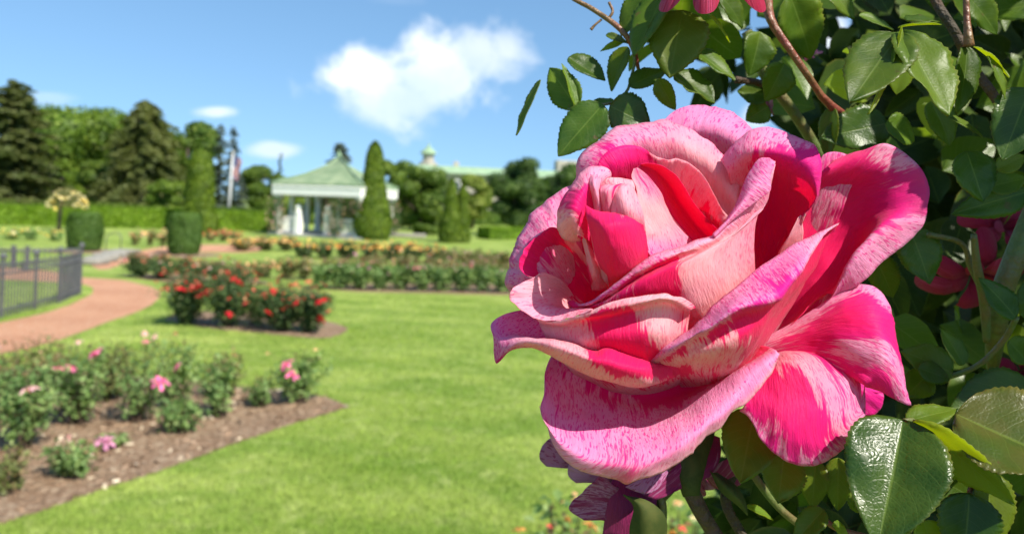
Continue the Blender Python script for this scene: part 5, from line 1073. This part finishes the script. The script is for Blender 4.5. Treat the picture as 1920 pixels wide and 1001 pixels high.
# ------------------------------------------------------------------ leaves
def leaf_geo(base, tip, width, nrm, fold=.35, curl=.18, serr=.11, teeth=15, nv=40, nu=8, roll=0.0, wave=.065, seed=0):
    base = np.array(base, float); tip = np.array(tip, float); ax = tip-base; Ln = np.linalg.norm(ax); t = ax/Ln
    n = np.array(nrm, float); n = n-t*np.dot(n, t); n /= np.linalg.norm(n)+1e-9; sd = np.cross(t, n)
    v = np.linspace(0, 1, nv); u = np.linspace(-1, 1, 2*(nu//2)+1)
    wv = (np.clip(v, 0, 1)**.56)*((1-v)**.92); wv /= wv.max(); wv *= width/2
    tooth = 1+serr*(1-((v*teeth) % 1.0)*1.0)*np.where((v > .06) & (v < .97), 1, 0)-serr*.5
    V, U = [], []
    for i, vi in enumerate(v):
        for uj in u:
            e = abs(uj)
            hw = wv[i]*(1+(tooth[i]-1)*e**4)
            x = uj*hw*math.cos(fold*(.4+.6*e)); z = e*hw*math.sin(fold)*(1-.35*e)
            z += -curl*Ln*(vi**1.8)+roll*hw*e*e
            z += wave*width*mnoise.noise(Vector((vi*4+seed, uj*1.6+seed*2, seed)))*e*1.4
            z += .006*width*math.cos(2*math.pi*(vi*8-e*2.4))*e*(1-vi)
            V.append(base+t*(Ln*vi+(0))+sd*x+n*z); U.append((uj, vi))
    m_ = len(u); idx = np.arange(nv*m_).reshape(nv, m_)
    Fc = np.stack([idx[:-1, :-1], idx[:-1, 1:], idx[1:, 1:], idx[1:, :-1]], -1).reshape(-1, 4)
    return np.array(V), Fc, np.array(U)
bush_inv = -np.array(bush.location)
nleaf = 0
def leaf(bx, by, bD, tx, ty, tD, wpx, nrm=(0, -1, .6), mat='leaf', fold=.35, curl=.15, label=None, petiole=None, **kw):
    global nleaf
    nleaf += 1
    b, t = P(bx, by, bD/1000), P(tx, ty, tD/1000); wd = wpx/F*(bD+tD)/2000
    V, Fc, U = leaf_geo(b, t, wd, nrm, fold, curl, seed=nleaf*1.7, **kw)
    o = ob('leaf', mesh('leaf', V+bush_inv, Fc, M[mat], True, U), bush)
    so = o.modifiers.new('thickness', 'SOLIDIFY'); so.thickness = .00018; so.offset = 0
    if label: o['label'] = label
    if petiole:
        q = [P(x, y, d/1000)+bush_inv for x, y, d in petiole]+[b+bush_inv]
        pp = cr_sample(np.array(q), 10)
        MB().tube(pp, .0005, 6).build('petiole', M['cane_green'], o, True)
    return o
UPR = (.25, -.75, .75)
# --- sprig against the sky
leaf(1013,150,262, 979,258,262, 43, (-.9,-.4,.3), fold=.5, curl=-.12)
leaf(1082,202,258, 1026,124,262, 66, (-.6,-.6,.5), fold=.35)
leaf(1080,204,256, 1056,118,258, 43, (.7,-.7,.2), 'leaf_young', fold=.7, curl=.05)
leaf(1066,108,262, 1131,158,260, 66, (-.25,-.55,.8), fold=.5, curl=-.12)
leaf(1176,88,262, 1139,166,262, 53, (-.8,-.7,.0), fold=.5)
leaf(1151,194,254, 1092,190,258, 43, (0,-.5,.9), fold=.3)
leaf(1131,196,250, 1046,290,246, 84, (-.3,-1,.1), 'leaf_dark', fold=.15, curl=.06)
leaf(1143,199,250, 1222,236,250, 84, (.1,-1,.1), 'leaf_dark', fold=.2, curl=.06)
leaf(1180,162,256, 1250,126,256, 46, (0,-.8,.5), fold=.3)
leaf(1234,148,252, 1264,208,252, 43, (-.6,-.8,.1), fold=.5)
leaf(1262,140,248, 1335,200,246, 97, (.15,-.65,.8), fold=.5, curl=-.10)
leaf(1305,95,252, 1372,158,250, 76, (.2,-.6,.8), fold=.4, curl=-.1)
leaf(1280,20,246, 1256,142,240, 117, (-.2,-1,.1), fold=.25, curl=.08)
leaf(1245,-16,250, 1196,114,244, 89, (-.75,-.7,.1), fold=.5, curl=-.1)
leaf(1328,28,252, 1376,74,252, 38, (.3,-.3,.9), 'leaf_young', fold=.3)
leaf(1210,-10,256, 1160,62,256, 58, (-.5,-.8,.2), fold=.3)
leaf(1136,66,258, 1178,78,256, 20, (.2,-.9,.3), 'leaf_bronze', fold=.6)
leaf(1172,76,258, 1124,94,260, 17, (.2,-.9,.3), 'leaf_young', fold=.6)
leaf(1352,-8,256, 1400,48,258, 56, (.2,-.8,.4), fold=.3)
leaf(1440,180,300, 1385,168,300, 56, (.2,-.8,.2), fold=.3)
leaf(1440,200,300, 1400,225,300, 51, (.2,-.8,.2), fold=.3)
leaf(1425,60,270, 1412,140,268, 76, (.3,-.6,.6), fold=.35)
leaf(1470,120,280, 1440,190,280, 71, (.3,-.8,.3), fold=.35)
leaf(1480,-10,280, 1530,110,285, 97, (0,-1,.1), fold=.3)
# --- bright pair and neighbours, top right
leaf(1686,62,224, 1592,206,208, 122, (-.1,-.62,.8), fold=.35, curl=-.06, label='sunlit leaf with a glossy pale upper face')
leaf(1690,50,220, 1634,216,212, 44, (.9,-.4,.3), 'leaf_young', fold=.9, curl=.03)
leaf(1692,60,224, 1774,222,207, 128, (.1,-.6,.75), fold=.45, curl=-.04)
leaf(1684,52,226, 1764,36,222, 34, (0,-.3,1), 'leaf_young', fold=.4)
leaf(1700,40,232, 1765,30,236, 46, (0,-.5,.8), fold=.3)
leaf(1690,108,240, 1686,176,240, 56, (0,-1,-.1), 'leaf_young', fold=.2)
leaf(1812,88,236, 1812,206,230, 66, (.3,-1,.1), fold=.4)
leaf(1826,88,228, 1902,136,226, 40, (.2,-.4,.9), 'leaf_young', fold=.5)
leaf(1850,106,226, 1897,180,222, 46, (.3,-.6,.7), fold=.4)
leaf(1815,-5,250, 1880,60,250, 70, (0,-.9,.3), fold=.3)
leaf(1545,-30,262, 1610,30,262, 66, (0,-.7,.5), fold=.3)
leaf(1610,30,256, 1680,48,254, 44, (0,-.6,.7), fold=.3)
leaf(1665,232,262, 1548,252,258, 92, (0,-1,.25), 'leaf_dark', fold=.2)
leaf(1662,230,250, 1722,262,252, 70, (.1,-.9,.4), fold=.3)
leaf(1560,200,262, 1545,300,262, 46, (-.8,-.6,.1), fold=.4)
leaf(1745,190,262, 1790,270,258, 70, (.1,-1,.2), fold=.3)
leaf(1812,284,240, 1846,378,236, 82, (-.1,-1,.25), 'leaf_dark', fold=.18, curl=.05)
leaf(1930,165,226, 1884,296,220, 104, (-.2,-1,.25), 'leaf_dark', fold=.25, curl=.08)
leaf(1868,318,238, 1925,290,236, 40, (0,-.9,.4), fold=.3)
leaf(1850,352,246, 1930,330,246, 50, (0,-.9,.4), fold=.3)
leaf(1782,222,236, 1850,250,236, 40, (0,-.6,.8), fold=.35)
leaf(1925,360,250, 1795,398,250, 66, (0,-1,.2), 'leaf_dark', fold=.2)
leaf(1705,430,262, 1750,530,256, 84, (-.1,-1,.2), 'leaf_dark', fold=.25)
leaf(1640,480,270, 1680,560,270, 60, (-.2,-1,.1), fold=.25)
leaf(1905,596,236, 1846,520,236, 58, (.1,-1,.25), 'leaf_dark', fold=.2)
leaf(1925,598,240, 1935,520,240, 50, (.1,-1,.25), fold=.2)
leaf(1806,684,240, 1772,614,242, 52, (.15,-.8,.6), fold=.3)
leaf(1722,690,248, 1785,710,246, 44, (0,-.9,.4), fold=.2)
leaf(1786,700,252, 1700,655,252, 76, (0,-.9,.4), fold=.2)
leaf(1740,700,256, 1700,745,256, 60, (0,-.9,.3), fold=.2)
leaf(1935,722,238, 1784,766,236, 100, (-.05,-.9,.6), 'leaf_dark', fold=.25, curl=.05, label='blue-green leaf seen edge on above the bronze leaf')
# --- foreground leaves, bottom right
leaf(1701,790,214, 1796,762,216, 56, (.05,-.42,.95), fold=.25, curl=.06)
leaf(1693,787,210, 1652,1016,189, 204, (-.22,-.76,.62), 'leaf_hero', fold=.46, curl=.14, serr=.05, teeth=19, nv=60, nu=12, wave=.04, label='large dark glossy leaf with a white highlight at its base')
leaf(1712,788,208, 1906,932,200, 104, (-.62,-.58,-.40), 'leaf_young', fold=.35, curl=-.08, serr=.12, label='long folded yellow-green leaf')
leaf(1792,776,214, 2030,890,196, 236, (.10,-.70,.72), 'leaf_bronze', fold=.3, curl=-.05, serr=.07, teeth=19, nv=60, nu=12)
leaf(1757,828,226, 1836,872,222, 64, (0,-.5,.85), fold=.3)
leaf(1817,924,210, 1812,1060,204, 118, (-.15,-1,.3), 'leaf_dark', fold=.3)
leaf(1844,880,216, 1880,1030,208, 110, (.2,-.8,.6), fold=.45)
leaf(1812,925,228, 1745,890,226, 66, (-.2,-1,.3), fold=.3)
leaf(1800,905,236, 1748,940,232, 60, (0,-1,.4), 'leaf_young', fold=.3)
leaf(1730,975,214, 1752,1030,212, 60, (0,-1,.4), 'leaf_young', fold=.3)
leaf(1414,772,234, 1386,908,221, 112, (.0,-.72,.6), fold=.30, curl=-.05, serr=.07)
leaf(1470,852,230, 1458,944,222, 92, (.05,-.72,.55), fold=.35, curl=-.03)
leaf(1530,862,236, 1522,955,234, 60, (-.4,-.8,.1), fold=.5)
leaf(1572,858,234, 1570,960,232, 56, (-.4,-.8,.1), fold=.4)
leaf(1545,955,226, 1488,1012,222, 56, (0,-.5,.9), fold=.5)
leaf(1560,985,224, 1600,1016,224, 44, (0,-.4,.9), 'leaf_young', fold=.4)
leaf(1400,950,240, 1455,968,242, 26, (0,-.4,.9), 'leaf_young', fold=.4)
leaf(1620,960,245, 1600,880,245, 60, (0,-.9,.4), fold=.3)
leaf(1890,640,250, 1935,680,250, 60, (0,-.9,.4), fold=.3)
# --- canes
def cane(pts, rad, mat, label=None):
    o = tube_part('cane', pts, rad, M[mat], bush, 12)
    o.data.transform(__import__('mathutils').Matrix.Translation(-bush.location))
    if label: o['label'] = label
    return o
cane([(1040,-30,262),(1078,0,262),(1105,14,261),(1130,30,260),(1155,48,258),(1176,70,257),(1200,140,262)], (.0007,.0008,.0009,.0010,.0010,.0009,.0005), 'cane_red')
cane([(1142,5,262),(1148,25,261),(1140,36,261)], .0005, 'cane_red')
cane([(1128,37,260),(1115,48,260),(1108,56,260)], (.0004,.0004,.0006), 'cane_red')
cane([(1182,152,258),(1176,170,256),(1150,193,254),(1135,196,252),(1080,203,257),(1064,206,257)], .0005, 'cane_green')
cane([(1180,75,257),(1190,110,258),(1182,152,258)], .0005, 'cane_green')
cane([(1442,-60,262),(1438,0,260),(1446,40,256),(1480,92,254),(1520,150,256),(1548,190,260),(1580,216,264),(1640,330,290)], (.0018,.0020,.0014,.0012,.0012,.0017,.0012,.0012), 'cane_red', 'reddish cane rising behind the large bloom')
cane([(1740,-40,280),(1758,10,275),(1790,60,272),(1820,120,272),(1870,190,270),(1900,260,280)], .0017, 'cane_brown')
cane([(1812,-40,236),(1812,20,235),(1815,66,234),(1817,88,234)], (.0009,.0009,.001,.0016), 'cane_red')
cane([(1400,60,300),(1440,150,300),(1480,200,305),(1560,330,320)], .0022, 'cane_green')
cane([(1380,150,290),(1420,155,295),(1450,170,300)], .0014, 'cane_brown')
cane([(1945,380,262),(1905,480,262),(1880,545,264),(1868,620,275),(1860,700,320)], (.0034,.0036,.0034,.003,.002), 'cane_green')
cane([(1740,440,255),(1790,450,258),(1820,500,262),(1850,560,264)], (.0009,.0009,.0012,.0012), 'cane_green')
cane([(1826,440,252),(1832,500,256),(1845,560,262),(1850,640,268)], (.0010,.0015,.0018,.0012), 'cane_green')
cane([(1906,595,238),(1880,640,246),(1800,700,256),(1740,715,262)], .0009, 'cane_green')
cane([(1695,788,210),(1704,786,212),(1725,800,218),(1757,828,225),(1760,900,232),(1700,1000,240)], (.0006,.0007,.0007,.0009,.0009,.001), 'cane_green')
cane([(1817,924,211),(1828,900,215),(1842,870,222),(1846,800,235)], .0006, 'cane_red')
cane([(1380,820,244),(1420,900,248),(1470,960,250),(1540,1010,255)], .0013, 'cane_green')
cane([(1500,900,240),(1530,950,236),(1560,985,232),(1640,1010,232)], .0009, 'cane_red')
cane([(1395,850,250),(1360,930,245),(1395,1010,245)], .0017, 'cane_brown')
cane([(1230,900,238),(1242,950,238),(1238,1010,240)], .0014, 'cane_green')

# --- other blooms in the bush
def side_bloom(px, py, D, Rm, axis, mat, seed, label, **kw):
    c = P(px, py, D/1000)+bush_inv
    e = bloomlet('rose_bloom', c, axis, Rm/1000, M[mat], seed=seed, res=12, parent=bush, **kw); e['label'] = label; return e
side_bloom(1332,-4,240, 19, (-.2,-.5,.8), 'petal_dark', 3, 'crimson bloom cut by the top edge', s=.55, m=.2)
side_bloom(1450,215,330, 12, (-.5,-.6,.3), 'petal_lilac', 5, 'small pink bloom behind the large one', s=.3, m=.4, n=(3,5), opens=(8,18))
side_bloom(1508,118,360, 9, (.1,-.6,.6), 'petal', 7, 'pink bloom behind the reddish cane', s=.3, m=.9, opens=(8, 18, 30))
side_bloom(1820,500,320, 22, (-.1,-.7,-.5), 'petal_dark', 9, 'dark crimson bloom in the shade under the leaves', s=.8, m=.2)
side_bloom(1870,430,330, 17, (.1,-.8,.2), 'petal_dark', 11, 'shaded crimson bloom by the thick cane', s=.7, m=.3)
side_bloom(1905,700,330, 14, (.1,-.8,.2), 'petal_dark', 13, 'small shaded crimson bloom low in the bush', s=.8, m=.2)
side_bloom(1310,850,262, 20, (-.3,-.5,-.8), 'petal_lilac', 15, 'spent magenta bloom hanging under the large one', s=.75, m=.5)
# drooping faded flower under the great bloom
fb = empty('faded_bloom', -bush.location); fb.parent = bush; fb['label'] = 'faded lilac rose hanging below the large bloom'
Q = dict(parent=fb, mat=M['petal_lilac'])
petal('petal', [[(1200,900,248),(1200,880,248)],[(1080,880,244),(1085,840,244)],[(1024,874,243),(1012,860,243),(1014,840,243),(1030,822,243),(1060,820,243)]], s=.35, mv=.9, seed=41, nu=24, nv=20, **Q)
petal('petal', [[(1200,930,246),(1190,890,246)],[(1110,905,240),(1110,870,240)],[(1080,905,240),(1066,892,240),(1066,872,240),(1080,855,240)]], s=.05, mv=.2, seed=42, nu=24, nv=20, **Q)
petal('petal', [[(1190,990,244),(1200,930,244)],[(1130,975,236),(1140,900,234)],[(1095,975,234),(1066,952,233),(1090,925,232),(1130,885,232)]], s=.55, mv=.8, seed=43, nu=30, nv=24, **Q)
petal('petal', [[(1240,870,242),(1160,860,242)],[(1230,960,236),(1140,930,236)],[(1240,1060,238),(1180,1050,236),(1130,1000,238)]], s=1.2, mv=.8, seed=44, nu=30, nv=24, **Q)
petal('petal', [[(1350,820,246),(1300,800,246)],[(1350,860,238),(1260,880,236)],[(1330,895,236),(1280,915,234),(1220,935,233),(1190,915,232),(1175,905,232)]], s=.75, mv=.7, seed=45, nu=40, nv=24, **Q)
petal('petal', [[(1260,870,240),(1230,860,240)],[(1245,900,230),(1200,895,229)],[(1235,915,229),(1215,925,228),(1190,920,228),(1172,912,228)]], s=.4, mv=.9, seed=46, nu=30, nv=20, ruffle=1.2, **Q)
# sepals below it
def sepal(pts_l, pts_m, pts_r, seed, parent):
    """narrow green sepal lofted from its two edges and keel"""
    R = [cr_sample(np.array(p, float), 20) for p in (pts_l, pts_m, pts_r)]
    Gd = np.stack([cr_sample(np.array([r[j] for r in R]), 9) for j in range(20)], 0)
    V = np.array([[P(q[0], q[1], q[2]/1000) for q in row] for row in Gd])
    idx = np.arange(180).reshape(20, 9); Fc = np.stack([idx[:-1, :-1], idx[:-1, 1:], idx[1:, 1:], idx[1:, :-1]], -1).reshape(-1, 4)
    return ob('sepal', mesh('sepal', V.reshape(-1, 3), Fc, M['calyx'], True), parent)
sepal([(1168,928,230),(1186,945,229),(1180,990,229),(1186,1060,232)], [(1170,926,230),(1200,950,226),(1210,1000,226),(1215,1060,230)], [(1172,928,230),(1215,938,228),(1243,960,228),(1242,1060,232)], 1, fb)
sepal([(1330,880,236),(1350,920,232),(1385,950,231),(1400,965,232)], [(1335,885,234),(1365,915,229),(1392,945,229),(1402,966,232)], [(1345,885,236),(1385,915,231),(1400,945,231),(1403,967,232)], 2, fb)
tube_part('stem', [(1310,840,255),(1240,930,245),(1205,960,240),(1200,1050,244)], .002, M['cane_green'], fb)

# --- filler leaves deep in the bush, one object
def leaf_cloud(name, centres, size, mat, rng, parent, nrm0=(0, -1, .5), jit=.9, nv=7):
    VV, FF, UU, n0 = [], [], [], 0
    for c, sz in zip(centres, size):
        d = Vector((rng.uniform(-1, 1), rng.uniform(-1, 1)*.5, rng.uniform(-1.2, .5))).normalized()
        n = Vector(nrm0)+Vector((rng.uniform(-1, 1), rng.uniform(-1, 1), rng.uniform(-1, 1)))*jit
        b = np.array(c); t = b+np.array(d)*sz
        V, Fc, U = leaf_geo(b, t, sz*.66, n, rng.uniform(.15, .6), rng.uniform(-.1, .25), nv=nv, nu=4, serr=0, seed=rng.random()*50)
        VV.append(V); FF.append(Fc+n0); UU.append(U); n0 += len(V)
    return ob(name, mesh(name, np.concatenate(VV), np.concatenate(FF), M[mat], True, np.concatenate(UU)), parent)
rng = random.Random(4)
def inside(px, py):
    if px < 1160: return False
    if px < 1400: return py < 60+(px-1160)*.55 or py > 930+(1400-px)*.6
    if px < 1500: return py < 200 or py > 860
    return True
def hole(px, py):
    for x, y, r in ((1410,205,26),(1395,180,18),(1560,45,22),(1380,110,14),(1490,175,10),(1250,35,12),(1467,30,9)):
        if (px-x)**2+(py-y)**2 < r*r*4: return True
    return False
for nm, cnt, d0, d1, s0, s1, mt in (('a', 260, .285, .36, .018, .036, 'leaf_dark'), ('b', 1100, .36, .75, .026, .045, 'leaf_shaded'), ('c', 90, .28, .5, .018, .03, 'leaf_young')):
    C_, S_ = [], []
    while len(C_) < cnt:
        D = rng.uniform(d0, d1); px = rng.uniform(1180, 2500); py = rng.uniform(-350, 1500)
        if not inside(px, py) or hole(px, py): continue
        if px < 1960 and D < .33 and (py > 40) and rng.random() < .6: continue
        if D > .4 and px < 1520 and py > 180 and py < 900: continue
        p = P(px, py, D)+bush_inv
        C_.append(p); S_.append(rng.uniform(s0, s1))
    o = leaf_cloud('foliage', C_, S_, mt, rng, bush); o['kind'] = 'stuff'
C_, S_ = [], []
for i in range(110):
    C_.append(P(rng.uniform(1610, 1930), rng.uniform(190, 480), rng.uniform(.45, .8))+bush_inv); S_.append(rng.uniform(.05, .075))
o = leaf_cloud('foliage', C_, S_, 'leaf_shaded', rng, bush, nv=12); o['kind'] = 'stuff'
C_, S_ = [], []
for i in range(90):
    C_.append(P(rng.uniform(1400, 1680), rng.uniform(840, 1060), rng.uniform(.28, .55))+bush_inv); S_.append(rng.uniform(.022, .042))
o = leaf_cloud('foliage', C_, S_, 'leaf_shaded', rng, bush, nv=12); o['kind'] = 'stuff'
# leaves added beyond the frame to block sun and sky, then the bush's dense far side
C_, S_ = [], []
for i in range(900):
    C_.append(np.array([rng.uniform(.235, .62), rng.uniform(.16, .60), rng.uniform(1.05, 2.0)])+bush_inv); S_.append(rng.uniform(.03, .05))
for i in range(650):  # leaf wall added to cut the sky light from the right
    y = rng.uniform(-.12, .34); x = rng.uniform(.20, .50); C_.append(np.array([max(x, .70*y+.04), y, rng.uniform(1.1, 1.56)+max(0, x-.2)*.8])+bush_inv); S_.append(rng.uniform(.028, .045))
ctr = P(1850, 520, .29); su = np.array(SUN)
for i in range(420):  # cluster added along the sun's direction to shade the middle of the bush
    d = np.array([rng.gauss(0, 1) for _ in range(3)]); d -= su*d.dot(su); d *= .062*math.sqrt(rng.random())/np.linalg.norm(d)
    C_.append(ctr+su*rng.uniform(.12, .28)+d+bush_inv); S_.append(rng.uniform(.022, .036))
for i in range(1300):  # unseen canopy added above the frame to shade the deeper leaves
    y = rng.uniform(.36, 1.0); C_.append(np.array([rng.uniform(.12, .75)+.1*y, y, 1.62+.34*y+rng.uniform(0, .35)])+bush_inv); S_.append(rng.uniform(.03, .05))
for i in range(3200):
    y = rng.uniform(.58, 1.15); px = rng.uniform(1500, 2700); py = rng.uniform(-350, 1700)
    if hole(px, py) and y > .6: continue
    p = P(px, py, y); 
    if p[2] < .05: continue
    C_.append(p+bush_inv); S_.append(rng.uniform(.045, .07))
o = leaf_cloud('foliage', C_, S_, 'leaf_shaded', rng, bush); o['kind'] = 'stuff'
